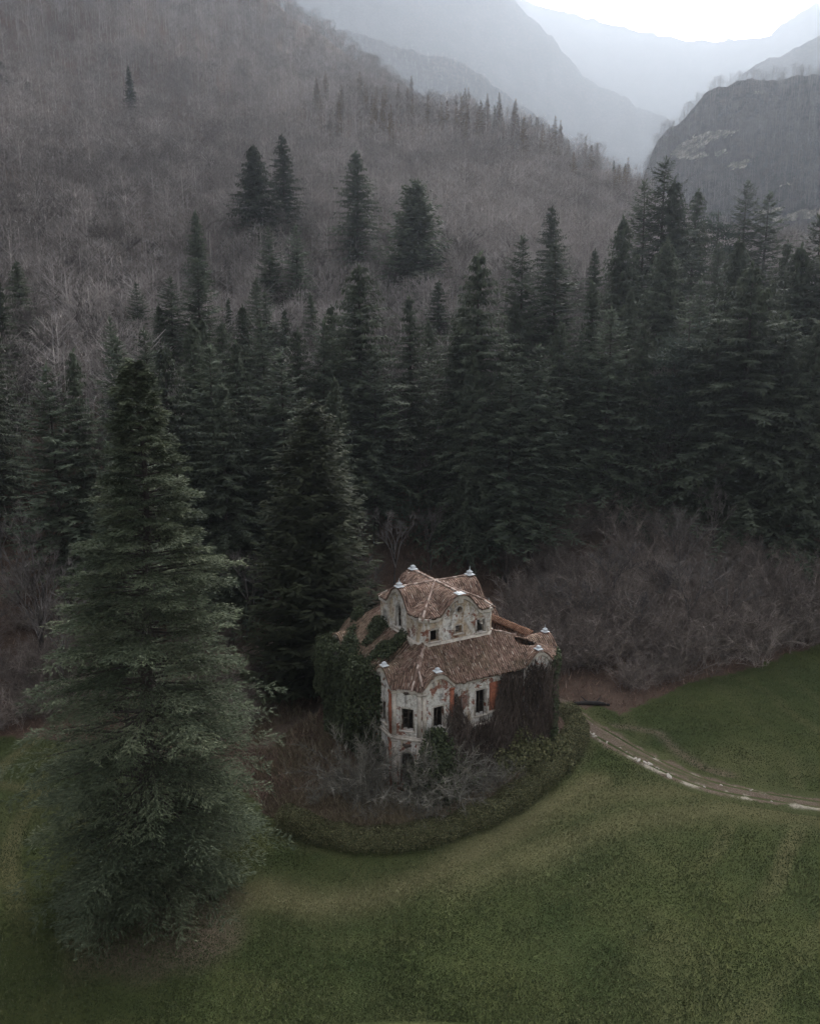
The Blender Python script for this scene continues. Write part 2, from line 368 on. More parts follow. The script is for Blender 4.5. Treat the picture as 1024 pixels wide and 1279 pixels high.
def terrain(x, y):
    x = np.asarray(x, float); y = np.asarray(y, float)
    r = np.hypot(x, y); az = np.arctan2(x, y)
    front = 1 - smooth01(np.abs(az), R(60), R(85))
    z = np.zeros_like(r); pr = np.interp(az, GA, GR[0]); pz = np.zeros_like(r)
    for k in range(1, 8):
        nr = np.interp(az, GA, GR[k]); nz = np.interp(az, GA, GZ[k])
        t = np.clip((r - pr) / (nr - pr), 0, 1)
        if k == 1: t = t * (.55 + .45 * t)
        z = np.where(r > pr, pz + (nz - pz) * t, z); pr, pz = nr, nz
    z = z * front
    amp = smooth01(r, 85, 150)
    z = z + amp * (10 * fbm(x, y, 70, 3, 4) + 2.0 * fbm(x, y, 14, 7, 3)) * front + amp * smooth01(r, 420, 700) * 50 * fbm(x, y, 160, 12, 4) * front
    z = z + .9 * fbm(x, y, 28, 5, 3) * smooth01(r, 20, 45) + .12 * fbm(x, y, 3, 9, 2)
    z = z + 1.2 * smooth01(y, 60, 130) * smooth01(x, 15, 60) * (1 - amp)
    g = in_poly(x, y, GARDEN); dg = dist_line(x, y, GARDEN + GARDEN[:1])
    z = z + np.where(g, .7 * smooth01(dg, 0, 1.2), 0)
    return z
def tz(x, y): return float(terrain(np.array([x]), np.array([y]))[0])

EDGE = [gpt(*p) for p in [(-900, 925), (-300, 922), (0, 918), (60, 922), (170, 940), (300, 985), (340, 1022)]] + GARDEN[:10] + \
       [gpt(*p) for p in [(722, 893), (745, 880), (775, 893), (800, 880), (860, 852), (950, 833), (1024, 814), (1300, 760), (1900, 700)]]
LAWN = EDGE + [(400, -50), (400, -900), (-400, -900), (-400, 40)]
TRACK = [gpt(*p) for p in [(640, 868), (690, 880), (715, 893), (735, 908), (775, 930), (830, 958), (880, 980), (940, 992), (1024, 1003), (1150, 1020)]]
RUT = [gpt(*p) for p in [(735, 906), (780, 908), (822, 915), (845, 937), (880, 960), (912, 968)]]
LPATH = [gpt(*p) for p in [(-200, 965), (0, 978), (60, 990), (110, 1000)]]
GPATH = [gpt(*p) for p in [(330, 935), (350, 915), (400, 890), (430, 870)]]
DRY = [[gpt(*p) for p in q] for q in (
    [(330, 1118), (400, 1130), (470, 1120), (540, 1095), (620, 1050), (690, 1005), (745, 975)],
    [(560, 1105), (640, 1075), (720, 1045), (800, 1020), (900, 1010), (1024, 1015)],
    [(640, 1040), (700, 1015), (760, 990), (860, 985)])]

def build_ground():
    a0 = np.concatenate([np.linspace(-180, -48, 30)[:-1], np.arange(-48, 48.01, .22), np.linspace(48, 180, 30)[1:]])
    rr = np.concatenate([[0, 6, 12, 18, 24, 28], np.arange(31, 100, .36), 100 * np.exp(np.linspace(0, math.log(17), 190))])
    A, Rr = np.meshgrid(np.radians(a0), rr, indexing='ij')
    X = (np.sin(A) * Rr).ravel(); Y = (np.cos(A) * Rr).ravel()
    Z = terrain(X, Y)
    na, nr = A.shape
    idx = np.arange(na * nr).reshape(na, nr)
    Q = np.stack([idx[:-1, :-1], idx[1:, :-1], idx[1:, 1:], idx[:-1, 1:]], -1).reshape(-1, 4)
    e = dist_line(X, Y, EDGE); s = np.where(in_poly(X, Y, LAWN), 1, -1)
    lawn = np.clip(.5 + s * e / 3.0, 0, 1)
    dry = np.zeros_like(X); wob = 1.6 * fbm(X, Y, 9, 21, 3)
    for i, p in enumerate(DRY):
        dry = np.maximum(dry, np.exp(-((dist_line(X, Y, p) + wob) / (1.7 if i == 0 else 2.0)) ** 2) * (1.0 if i == 0 else .7))
    dry = np.maximum(dry, np.exp(-((dist_line(X, Y, LPATH) + wob * .4) / .8) ** 2) * .7)
    dry = np.maximum(dry, .6 * np.clip(fbm(X, Y, 9, 33, 5) * 2.2 - .1, 0, 1)); dry = np.maximum(dry, .75 * smooth01(np.sin((dist_line(X, Y, GARDEN + GARDEN[:1]) + 3 * fbm(X, Y, 14, 40, 3)) * 2 * math.pi / 4.2), .2, 1.0) * smooth01(fbm(X, Y, 18, 44, 2), -.15, .15))
    dirt = np.exp(-((dist_line(X, Y, RUT) + .5 * fbm(X, Y, 3, 8)) / .55) ** 2) * .7
    dirt = np.maximum(dirt, np.exp(-((dist_line(X, Y, GPATH) + .5 * fbm(X, Y, 3, 8)) / .9) ** 2) * .9)
    cx, cy = gpt(192, 1166); dirt = np.maximum(dirt, .8 * smooth01(np.hypot(X - cx, Y - cy - 1.0) + 2.5 * fbm(X, Y, 3, 2), 6.5, 3.5))
    me = mesh_np('ground', np.stack([X, Y, Z], -1), Q, None, {'lawn': lawn, 'dry': dry, 'dirt': np.clip(dirt, 0, 1)}, True)
    tag(link('ground', me, M['ground']), kind='structure')
build_ground()

def build_track():
    rng = np.random.default_rng(5)
    P = np.array(TRACK); seg = np.r_[0, np.cumsum(np.hypot(*np.diff(P, axis=0).T))]
    s = np.arange(0, seg[-1], .12); cx = np.interp(s, seg, P[:, 0]); cy = np.interp(s, seg, P[:, 1])
    k = np.ones(31) / 31
    for _ in range(2):
        cx[16:-16] = np.convolve(cx, k, 'same')[16:-16]; cy[16:-16] = np.convolve(cy, k, 'same')[16:-16]
    dx, dy = np.gradient(cx), np.gradient(cy); l = np.hypot(dx, dy); nx, ny = -dy / l, dx / l
    wl = .8 + .9 * (vnoise(s, s * 0, 2.2, 4) - .5); wr = .8 + .9 * (vnoise(s, s * 0, 2.0, 6) - .5)
    off = np.broadcast_to(np.linspace(-2.1, 2.1, 47)[None], (len(s), 47))
    X = cx[:, None] + nx[:, None] * off; Y = cy[:, None] + ny[:, None] * off
    tt = s[:, None] / s[-1]; nz1 = fbm(X, Y, 1.2, 71, 4); nz2 = fbm(X, Y, 5, 75, 3)
    ww = np.interp(tt, [0, .25, .6, .8, 1], [2.6, 1.6, 1.2, .85, .65])
    wl_ = ww * (1 + .5 * nz2); body = 1 - smooth01(np.abs(off) + 1.5 * nz1 + .5 * fbm(X, Y, .5, 93, 3), wl_ * .7, wl_ * 1.1)
    mid = np.exp(-((off + .9 * nz1) / .34) ** 2) * smooth01(nz2 + nz1, -.25, .05) * smooth01(tt, .2, .4) * .85
    dirt = np.clip(body * (1 - mid), 0, 1)
    nz3 = fbm(X, Y, .6, 91, 3); pale = np.exp(-((off + wl_ * .62 + .9 * nz1) / .30) ** 2) * smooth01(nz2 + 1.2 * nz1 + .8 * nz3, -.08, .12) + .7 * np.exp(-((off - wl_ * .62 + .8 * nz1) / .14) ** 2) * smooth01(nz1 + nz3, .1, .25)
    pale = np.clip(pale * 1.25, 0, 1) * smooth01(tt, .12, .2)
    rut = np.exp(-((np.abs(off) - .5 * ww) / .16) ** 2)
    edge = smooth01(np.abs(off), 2.1, 1.7)
    Z = terrain(X.ravel(), Y.ravel()).reshape(X.shape) - .02 + edge * (.05 - .06 * rut * dirt + .03 * nz1)
    idx = np.arange(X.size).reshape(X.shape)
    Q = np.stack([idx[:-1, :-1], idx[1:, :-1], idx[1:, 1:], idx[:-1, 1:]], -1).reshape(-1, 4)
    z0 = np.zeros(X.size)
    tag(link('dirt_track', mesh_np('dirt_track', np.stack([X, Y, Z], -1), Q, None, {'lawn': z0 + 1, 'dry': z0 + .25, 'dirt': dirt.ravel(), 'pale': pale.ravel()}, True), M['ground']), kind='structure')
    # pale stones dug out along the near edge of the track
    protos = []
    for i in range(3):
        import bmesh
        bm = bmesh.new(); bmesh.ops.create_icosphere(bm, subdivisions=2, radius=1)
        for v in bm.verts: v.co = Vector((v.co.x * 1.0, v.co.y * .7, v.co.z * .45)) * (1 + rng.uniform(-.22, .22))
        me = bpy.data.meshes.new('stone'); bm.to_mesh(me); bm.free(); me.materials.append(M['stone']); protos.append(me)
    for i in range(40):
        f = rng.choice([rng.uniform(.16, .75), rng.uniform(.16, .55)]); k = int(f * (len(s) - 1))
        side = -1.05 if rng.random() < .8 else .9
        o = side * (wr[k] if side < 0 else wl[k]) * rng.uniform(.75, 1.1)
        x, y = cx[k] + nx[k] * o, cy[k] + ny[k] * o
        q = link('stone', protos[i % 3]); sz = rng.uniform(.04, .12) if rng.random() < .88 else rng.uniform(.16, .27)
        q.scale = (sz * rng.uniform(1, 1.8), sz, sz); q.rotation_euler = (rng.uniform(-.2, .2), rng.uniform(-.2, .2), rng.uniform(0, 6.28)); q.location = (x, y, tz(x, y) + .03)
        tag(q, 'small pale stone lying along the muddy track across the lawn', 'stone', 'pale stones along the dirt track')
build_track()

def mountain(name, crest, rc, rb, zb, back, mat, seed, amp, rocks=None, az_step=.12, rc2=None):
    A = []; T = []
    for (x, y) in crest:
        a, t = az_tan(x, y); A.append(a); T.append(t)
    az = np.arange(A[0], A[-1], R(az_step)); tt = np.interp(az, A, T)
    rcv = np.linspace(rc, rc2 or rc, len(az))
    zc = CAM_H + rcv * tt + amp * .45 * fbm(az * rc, az * 0, 60, seed + 2, 5) + 9 * fbm(az * rc, az * 0, 14, seed + 3, 3)
    tf = np.linspace(0, 1, 110); rows_r = []; rows_z = []
    for t in tf:
        r = rb + (rcv - rb) * t; z = zb + (zc - zb) * (t ** 1.2)
        X = np.sin(az) * r; Y = np.cos(az) * r
        d = amp * 2.2 * fbm(X * 1.4, Y * .55 + z, 150 * rc / 900, seed, 5) * min(1, t * 4) * (1 - .9 * smooth01(np.array(t), .8, 1.0))
        rows_r.append(r - d * .6); rows_z.append(z + d * .5)
    for t in np.linspace(.08, 1, 14):
        rows_r.append(rcv + back * t); rows_z.append(zc + (zb - zc) * (t ** 1.3) * .9)
    Rr = np.array(rows_r); Z = np.array(rows_z); AA = np.broadcast_to(az, Rr.shape)
    X = np.sin(AA) * Rr; Y = np.cos(AA) * Rr
    idx = np.arange(Rr.size).reshape(Rr.shape)
    Q = np.stack([idx[:-1, :-1], idx[:-1, 1:], idx[1:, 1:], idx[1:, :-1]], -1).reshape(-1, 4)
    at = None
    if rocks:
        rk = np.zeros(Rr.shape); tel = (Z - CAM_H) / Rr
        for (px, py, sx, sy, k) in rocks:
            a, t = az_tan(px, py); rk = np.maximum(rk, k * np.exp(-((AA - a) / (sx / FPX)) ** 2 - ((tel - t - (AA - a) * .12) / (sy / FPX)) ** 2))
        at = {'rock': rk.ravel()}
    o = tag(link(name, mesh_np(name, np.stack([X, Y, Z], -1), Q, None, at, True), mat), kind='structure')
    return X, Y, Z
HILLF = mountain('rocky_hill', [(760, 330), (790, 260), (806, 215), (815, 188), (822, 172), (835, 160), (850, 150), (865, 133), (880, 119), (897, 109), (912, 105), (935, 101), (960, 99), (990, 96), (1024, 94), (1100, 80), (1250, 40), (1500, 60), (1700, 110)], 850, 540, 30, 400, M['rocky'], 41, 28,
    [(858, 186, 22, 9, 1.1), (888, 170, 26, 6, 1.0), (872, 194, 18, 5, .9), (925, 204, 22, 5, .85), (900, 190, 14, 4, .7), (940, 116, 12, 3, .6), (1000, 268, 30, 6, 1.0), (960, 262, 22, 4, .8), (985, 230, 14, 3, .6)])
HILLC = mountain('hill', [(-700, -60), (300, -60), (360, 0), (410, 30), (460, 48), (512, 60), (550, 70), (587, 86), (625, 112), (662, 140), (700, 163), (727, 186), (752, 214), (800, 260), (850, 300)], 2000, 1250, 40, 500, M['mountain'], 51, 50)
mountain('mountain', [(-900, -150), (300, -150), (560, -110), (610, -50), (652, 10), (690, 50), (727, 92), (760, 108), (800, 130), (832, 146), (860, 190), (900, 250), (960, 300)], 3300, 2400, 40, 600, M['mountain'], 61, 90)
mountain('mountain', [(800, 260), (850, 200), (880, 140), (920, 100), (952, 78), (990, 60), (1024, 44), (1100, 0), (1250, -60), (1600, -100)], 2500, 1900, 40, 500, M['mountain'], 71, 60)
mountain('mountain', [(-900, -60), (500, -50), (620, -10), (700, 14), (760, 28), (800, 38), (840, 50), (868, 51), (888, 53), (910, 51), (935, 50), (960, 43), (985, 25), (1005, 14), (1024, 4), (1100, -30), (1300, -60), (1700, -60)], 5000, 3700, 40, 700, M['mountain'], 81, 110)

# ------------------------------------------------------------------ villa
TH = R(29); VN = (-0.577, 58.595)
LU, WV, CC, BW, PR = 16.0, 15.0, 1.7, 2.9, .3
EAVE, BEAVE, BBASE = 9.5, 14.1, 11.6
BU0, BU1, BV0, BV1 = 3.2, 10.2, 2.6, 10.4
def v2w(u, v): return (VN[0] + u * math.cos(TH) - v * math.sin(TH), VN[1] + u * math.sin(TH) + v * math.cos(TH))
villa = empty('villa', (VN[0], VN[1], 0), TH)
tag(villa, 'derelict pale stucco villa with tiled roofs and a curved gabled belvedere on the lawn', 'villa')
def arch(t, w):
    q = np.clip(2 * np.abs(np.asarray(t, float)) / w, 0, 1)
    return np.where(q < .72, 1 - .62 * (q / .72) ** 2.2, .38 * (1 - smooth01(q, .70, 1.0)))

class Seg:
    """one straight stretch of outside wall: from a to b, outside on the right-hand side"""
    def __init__(s, a, b, ops=(), gable=None): s.a = np.array(a, float); s.b = np.array(b, float); s.ops = ops; s.gable = gable
    @property
    def L(s): return float(np.linalg.norm(s.b - s.a))
    def frame(s):
        d = (s.b - s.a) / s.L; return d, np.array([d[1], -d[0]])   # along, outward
def op(c, w_, z0, z1, top='flat'): return dict(c=c, w=w_, z0=z0, z1=z1, top=top)
def op_hi(o, x):
    q = min(1, abs(x - o['c']) / (o['w'] / 2))
    if o['top'] == 'round': return o['z1'] - o['w'] / 2 * (1 - math.sqrt(max(0, 1 - q * q)))
    if o['top'] == 'point': return o['z1'] - o['w'] * .8 * q ** 1.5
    if o['top'] == 'oculus': return (o['z0'] + o['z1']) / 2 + (o['z1'] - o['z0']) / 2 * math.sqrt(max(0, 1 - q * q))
    return o['z1']
def op_lo(o, x):
    if o['top'] == 'oculus':
        q = min(1, abs(x - o['c']) / (o['w'] / 2)); return (o['z0'] + o['z1']) / 2 - (o['z1'] - o['z0']) / 2 * math.sqrt(max(0, 1 - q * q))
    return o['z0']
def wall(acc, cor, sg, base, eave, gh=0.0, thick=.45, par=.0):
    d, n = sg.frame(); Ls = sg.L
    bp = set(np.linspace(0, Ls, max(2, int(Ls / .16))).tolist())
    for o in sg.ops:
        k = 9 if o['top'] != 'flat' else 2
        bp |= set(np.linspace(o['c'] - o['w'] / 2, o['c'] + o['w'] / 2, k).tolist())
    bp = sorted(b for b in bp if -1e-6 <= b <= Ls + 1e-6)
    def top(x):
        if sg.gable is None: return eave
        return eave + gh * float(arch(x - sg.gable[0], sg.gable[1])) + par * (abs(x - sg.gable[0]) < sg.gable[1] / 2)
    def pt(x, z, off=0.0): q = sg.a + d * x - n * off; return (q[0], q[1], z)
    for x0, x1 in zip(bp[:-1], bp[1:]):
        if x1 - x0 < 1e-4: continue
        xm = (x0 + x1) / 2; st = [(base, base)]
        os_ = sorted([o for o in sg.ops if abs(xm - o['c']) < o['w'] / 2], key=lambda o: o['z0'])
        for o in os_:
            lo = (op_lo(o, x0), op_lo(o, x1)); hi = (op_hi(o, x0), op_hi(o, x1)); st += [lo, hi]
            acc.quad(pt(x0, lo[0]), pt(x1, lo[1]), pt(x1, lo[1], thick), pt(x0, lo[0], thick))
            acc.quad(pt(x0, hi[0]), pt(x0, hi[0], thick), pt(x1, hi[1], thick), pt(x1, hi[1]))
            for xe in (x0, x1):
                if abs(abs(xe - o['c']) - o['w'] / 2) < 1e-5 and o['top'] != 'oculus':
                    acc.quad(pt(xe, op_lo(o, xe)), pt(xe, op_hi(o, xe)), pt(xe, op_hi(o, xe), thick), pt(xe, op_lo(o, xe), thick))
        st.append((top(x0), top(x1)))
        for i in range(0, len(st), 2):
            (l0, l1), (h0, h1) = st[i], st[i + 1]
            acc.quad(pt(x0, l0), pt(x1, l1), pt(x1, h1), pt(x0, h0)); acc.quad(pt(x0, l0, thick), pt(x0, h0, thick), pt(x1, h1, thick), pt(x1, l1, thick))
        acc.quad(pt(x0, top(x0)), pt(x1, top(x1)), pt(x1, top(x1), thick), pt(x0, top(x0), thick))
        if cor is not None:   # cornice under the eaves follows the curved top
            o1, h1_ = .16, .28
            a0, a1 = top(x0) - .12, top(x1) - .12
            cor.quad(pt(x0, a0 - h1_, -o1), pt(x1, a1 - h1_, -o1), pt(x1, a1, -o1), pt(x0, a0, -o1))
            cor.quad(pt(x0, a0, -o1), pt(x1, a1, -o1), pt(x1, a1, .01), pt(x0, a0, .01))
            cor.quad(pt(x0, a0 - h1_, -o1), pt(x0, a0 - h1_ - .12, .01), pt(x1, a1 - h1_ - .12, .01), pt(x1, a1 - h1_, -o1))
def ring(L, W, c, w_, p, ops, x0=0, y0=0):
    """outline with chamfered corners and projecting end bays; ops: dict of openings by segment name"""
    S = []; g = lambda k: ops.get(k, ())
    def side(P, D, Nn, Ln, tagn):
        P = np.array(P, float); D = np.array(D, float); Nn = np.array(Nn, float)
        a = P + D * c; b = a + D * w_; e = P + D * (Ln - c); f = e - D * w_
        S.append(Seg(a, b, g(tagn + 'A'), (w_ / 2, w_)))
        S.append(Seg(b, b - Nn * p)); S.append(Seg(b - Nn * p, f - Nn * p, g(tagn + 'M'))); S.append(Seg(f - Nn * p, f))
        S.append(Seg(f, e, g(tagn + 'B'), (w_ / 2, w_)))
    side((x0, y0), (1, 0), (0, -1), L, 'f'); S.append(Seg((x0 + L - c, y0), (x0 + L, y0 + c), g('c1')))
    side((x0 + L, y0), (0, 1), (1, 0), W, 'r'); S.append(Seg((x0 + L, y0 + W - c), (x0 + L - c, y0 + W), g('c2')))
    side((x0 + L, y0 + W), (-1, 0), (0, 1), L, 'b'); S.append(Seg((x0 + c, y0 + W), (x0, y0 + W - c), g('c3')))
    side((x0, y0 + W), (0, -1), (-1, 0), W, 'l'); S.append(Seg((x0, y0 + c), (x0 + c, y0), g('c0')))
    return S
up = lambda c, w_=.95: op(c, w_, 5.95, 7.75)
lo_ = lambda c, w_=1.1: op(c, w_, 1.2, 4.2, 'round')
CL = CC * math.sqrt(2)
OPS = {'c0': (lo_(CL / 2 + .05), up(CL / 2 + .05)), 'fA': (lo_(BW / 2), up(BW / 2 + .05)), 'fB': (lo_(BW / 2), up(BW / 2)), 'c1': (lo_(CL / 2), up(CL / 2)),
       'fM': (lo_(1.4), op(2.75, 1.0, 6.0, 8.15), op(5.3, 1.0, 6.0, 8.15), op(4.0, 1.4, .6, 4.0, 'round')),
       'lB': (lo_(BW / 2), up(BW / 2)), 'lA': (lo_(BW / 2), up(BW / 2)), 'rA': (up(BW / 2),), 'rB': (up(BW / 2),), 'bA': (up(BW / 2),), 'bB': (up(BW / 2),), 'c2': (up(CL / 2),), 'c3': (up(CL / 2),)}
SEGS = ring(LU, WV, CC, BW, PR, OPS)
wa, ca = Acc(), Acc()
for s_ in SEGS: wall(wa, ca, s_, -.6, EAVE, .95, .45, .06)
link('wall', wa.mesh('wall'), M['stucco'], villa); link('cornice', ca.mesh('cornice'), M['trim'], villa)
sc_ = Acc()
for s_ in SEGS:
    d, n = s_.frame(); o1 = (s_.a[0] + n[0] * .002, s_.a[1] + n[1] * .002)
    if s_.L > .5: sc_.obox(o1, d, n, -.05, s_.L + .05, -.02, .14, 5.1, 5.32); sc_.obox(o1, d, n, -.02, s_.L + .02, -.02, .08, 5.32, 5.45)
link('string_course', sc_.mesh('string_course'), M['trim'], villa)
fl = Acc()
for z, ue in ((4.6, LU - .6), (9.0, 10.5)): fl.box(.6, ue, .6, WV - .6, z, z + .2)
link('floor_slab', fl.mesh('floor_slab'), M['wood'], villa)
def pilaster(sg, x, w_, z0, z1, mat):
    d, n = sg.frame(); a = Acc(); a.obox((sg.a[0], sg.a[1]), d, n, x - w_ / 2, x + w_ / 2, -.02, .09, z0, z1)
    a.obox((sg.a[0], sg.a[1]), d, n, x - w_ / 2 - .06, x + w_ / 2 + .06, -.02, .13, z1, z1 + .16)
    link('pilaster', a.mesh('pilaster'), mat, villa)
c0, fA, lB, fM, fB, c1 = SEGS[-1], SEGS[0], SEGS[-2], SEGS[2], SEGS[4], SEGS[5]
for sg, xs in ((c0, (.2, c0.L - .2)), (fA, (.22, BW - .22)), (fB, (.22, BW - .22)), (lB, (.22, BW - .22)), (c1, (.2, c1.L - .2))):
    for i, x in enumerate(xs):
        red = sg in (lB,) or (sg is c0 and i == 0) or (sg is fA and i == 1)
        pilaster(sg, x, .34, 5.46, 8.9, M['brick'] if red and sg is not c0 else M['trim']); pilaster(sg, x, .40, -.3, 4.9, M['brick'] if red and sg is not c0 else M['trim'])
def window(sg, o, par, sill=True, pane=None, keep=.5, rng=random.Random(3)):
    """plaster surround with the rotten remains of the casement, a sill and a hood"""
    d, n = sg.frame(); a = Acc(); O = (sg.a[0], sg.a[1]); x0, x1 = o['c'] - o['w'] / 2, o['c'] + o['w'] / 2
    if o['top'] == 'oculus':
        cz = (o['z0'] + o['z1']) / 2; r0 = o['w'] / 2
        for k in range(20):
            for (ra, rb, oa, ob) in ((r0, r0 + .1, .06, .06), (r0 + .1, r0 + .1, .06, 0)):
                q = []
                for (t, r, of) in ((k, ra, oa), (k + 1, ra, oa), (k + 1, rb, ob), (k, rb, ob)):
                    an = t * 2 * math.pi / 20; x = o['c'] + r * math.cos(an); p = sg.a + d * x + n * of; q.append((p[0], p[1], cz + r * math.sin(an)))
                a.quad(*q)
    else:
        t = .13; zt = o['z1'] if o['top'] == 'flat' else o['z1'] - o['w'] * (.5 if o['top'] == 'round' else .75)
        a.obox(O, d, n, x0 - t, x0, -.02, .05, o['z0'], zt); a.obox(O, d, n, x1, x1 + t, -.02, .05, o['z0'], zt)
        xs = np.linspace(x0, x1, 9)
        for xa, xb in zip(xs[:-1], xs[1:]):
            za, zb_ = op_hi(o, xa), op_hi(o, xb); q = lambda x, z, f: (*(sg.a + d * x + n * f), z)
            a.quad(q(xa, za, .05), q(xb, zb_, .05), q(xb, zb_ + t, .05), q(xa, za + t, .05)); a.quad(q(xa, za + t, .05), q(xb, zb_ + t, .05), q(xb, zb_ + t, 0), q(xa, za + t, 0))
    f = link('window', a.mesh('window'), M['frame'], par)
    if sill and o['top'] != 'oculus':
        s2 = Acc(); s2.obox(O, d, n, x0 - .2, x1 + .2, -.05, .14, o['z0'] - .12, o['z0'] - .003)
        link('sill', s2.mesh('sill'), M['trim'], f)
    if pane and o['top'] != 'oculus':
        s3 = Acc(); zt = o['z1'] - (0 if o['top'] == 'flat' else o['w'] * .35)
        for x in (x0 + .05, (x0 + x1) / 2, x1 - .05): s3.obox(O, d, n, x - .03, x + .03, -.30, -.25, o['z0'], zt)
        for k in range(1, 4):
            if rng.random() < .7: s3.obox(O, d, n, x0, x1 if rng.random() < .5 else (x0 + x1) / 2, -.29, -.26, o['z0'] + (zt - o['z0']) * k / 4 - .02, o['z0'] + (zt - o['z0']) * k / 4 + .02)
        link('casement', s3.mesh('casement'), M['wood'], f)
for s_ in SEGS:
    for o in s_.ops:
        if s_ is fM and o['c'] == 5.3: continue
        window(s_, o, villa, pane=o['z0'] > 5)
# walled-up brick window beside the tall one on the front
d, n = fM.frame(); a = Acc(); a.obox((fM.a[0], fM.a[1]), d, n, 3.55, 4.75, -.02, .05, 6.15, 8.55)
bw = link('blind_window', a.mesh('blind_window'), M['brick'], villa); bw['label'] = 'walled-up window of bare red brick'
a = Acc(); a.obox((fM.a[0], fM.a[1]), d, n, 3.35, 4.95, -.02, .18, 5.98, 6.14); link('sill', a.mesh('sill'), M['trim'], bw)
window(fM, op(5.5, 1.0, 6.0, 8.15), villa, pane=True)

def roof_field(u0, u1, v0, v1, c, ez, slopes, gables, over, st, cut=None, sag=0, seed=1, moss=None):
    us = np.arange(u0 - over, u1 + over + 1e-6, st); vs = np.arange(v0 - over, v1 + over + 1e-6, st)
    U, Vv = np.meshgrid(us, vs, indexing='ij')
    sf, sr, sb, sll = slopes
    k = 1 / math.sqrt(2); ds = [(Vv - v0), (u1 - U), (v1 - Vv), (U - u0)]
    du, dv = U - u0, Vv - v0; eu, ev = u1 - U, v1 - Vv
    ch = [(du + dv - c) * k, (eu + dv - c) * k, (eu + ev - c) * k, (du + ev - c) * k]
    zs = [ds[0] * sf, ds[1] * sr, ds[2] * sb, ds[3] * sll] + [ch[i] * (sf + x) * .62 for i, x in enumerate((sll, sr, sr, sll))]
    lat = [U, Vv, U, Vv, (U - Vv) * k, (U + Vv) * k, (U - Vv) * k, (U + Vv) * k]
    zs = np.array(zs); dd = np.array(ds + ch); i0 = zs.argmin(0); Z = ez + zs.min(0)
    TX = np.choose(i0, lat); TY = np.choose(i0, list(dd)); dmin = dd.min(0)
    for (side, cc, ww, hh) in gables:
        t = (U if side in 'fb' else Vv) - cc; zz = ez + hh * arch(t, ww)
        dep = {'f': ds[0], 'r': ds[1], 'b': ds[2], 'l': ds[3]}[side]
        half = ((dep > -over - .01) & (dep < (10 if True else 0)) & (np.abs(t) < ww / 2))
        half &= dep <= (v1 - v0 if side in 'fb' else u1 - u0) / 2
        m = half & (zz > Z); Z = np.where(m, zz, Z); TX = np.where(m, dep, TX); TY = np.where(m, np.abs(t), TY)
    Z = Z + sag * fbm(U, Vv, 3.0, seed, 3) + .03 * fbm(U, Vv, .5, seed + 4, 2) + .008 * np.random.default_rng(seed).normal(size=U.shape)
    if moss is not None:   # valley between the near corner roof and the left roof; sunken light well behind the front ridge
        vd = dist_line(U, Vv, [(BU0 + .1, BV0 + 1.6), (.6, 4.9), (-.4, 5.4)]); Z = Z - .55 * np.exp(-(vd / .45) ** 2)
        Z = Z - 1.7 * smooth01(U, 10.5, 11.2) * smooth01(U, 14.5, 13.9) * smooth01(Vv, 3.0, 3.5) * smooth01(Vv, 11, 10)
    ok = dmin > -over * 1.0 + .05 * (vnoise(U, Vv, .3, 9) - .3)
    if cut is not None: ok &= ~cut(U, Vv)
    idx = np.arange(U.size).reshape(U.shape)
    Q = np.stack([idx[:-1, :-1], idx[1:, :-1], idx[1:, 1:], idx[:-1, 1:]], -1).reshape(-1, 4)
    okq = (ok[:-1, :-1] & ok[1:, :-1] & ok[1:, 1:] & ok[:-1, 1:]).ravel(); Q = Q[okq]
    used = np.unique(Q); mp = np.full(U.size, -1); mp[used] = np.arange(len(used))
    V = np.stack([U, Vv, Z], -1).reshape(-1, 3)[used]
    global LASTROOF; LASTROOF = (us, vs, Z)
    return mesh_np('roof', V, mp[Q], None, {'tx': TX.ravel()[used], 'ty': TY.ravel()[used], 'moss': (smooth01(U, 4.5, .5) * smooth01(Vv, 2.0, 5.0) * (0 if moss is None else 1)).ravel()[used]}, True)
def cut_main(U, V):
    inb = (U > BU0 + .25) & (U < BU1 - .25) & (V > BV0 + .25) & (V < BV1 - .25)
    hole = ((U - 12.85) / 1.15) ** 2 + ((V - 1.95) / .72) ** 2 + .5 * (vnoise(U, V, .5, 3) - .5) < 1
    return inb | hole
g = CC + BW / 2
MG = [(s, x, BW, 1.0) for s, x in (('f', g), ('f', LU - g), ('b', g), ('b', LU - g), ('l', g), ('l', WV - g), ('r', g), ('r', WV - g))]
me = roof_field(0, LU, 0, WV, CC, EAVE + .08, (.86, .40, .86, .72), MG, .30, .09, cut_main, .13, 3, 1)
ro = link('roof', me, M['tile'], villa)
md = ro.modifiers.new('thick', 'SOLIDIFY'); md.thickness = .14; md.offset = -1
def ridge(pts, name, lift=.05):
    us, vs, Z = LASTROOF; P = []
    for (a, b) in zip(pts[:-1], pts[1:]):
        a, b = np.array(a), np.array(b); n = max(2, int(np.linalg.norm(b - a) / .32))
        for i in range(n + (b is pts[-1])): P.append(a + (b - a) * i / n)
    P.append(np.array(pts[-1])); r = np.random.default_rng(len(P)); acc = Acc()
    for p, q in zip(P[:-1], P[1:]):
        z = [Z[min(len(us) - 1, max(0, int(round((x[0] - us[0]) / (us[1] - us[0]))))), min(len(vs) - 1, max(0, int(round((x[1] - vs[0]) / (vs[1] - vs[0])))))] + lift for x in (p, q)]
        V, Q = tubes([(p[0], p[1], z[0])], [(q[0], q[1], z[1])], [.11], [.09], 6); acc.add(V, Q, None, np.full(len(V), r.random()))
    link(name, acc.mesh(name), M['ridge'], villa)
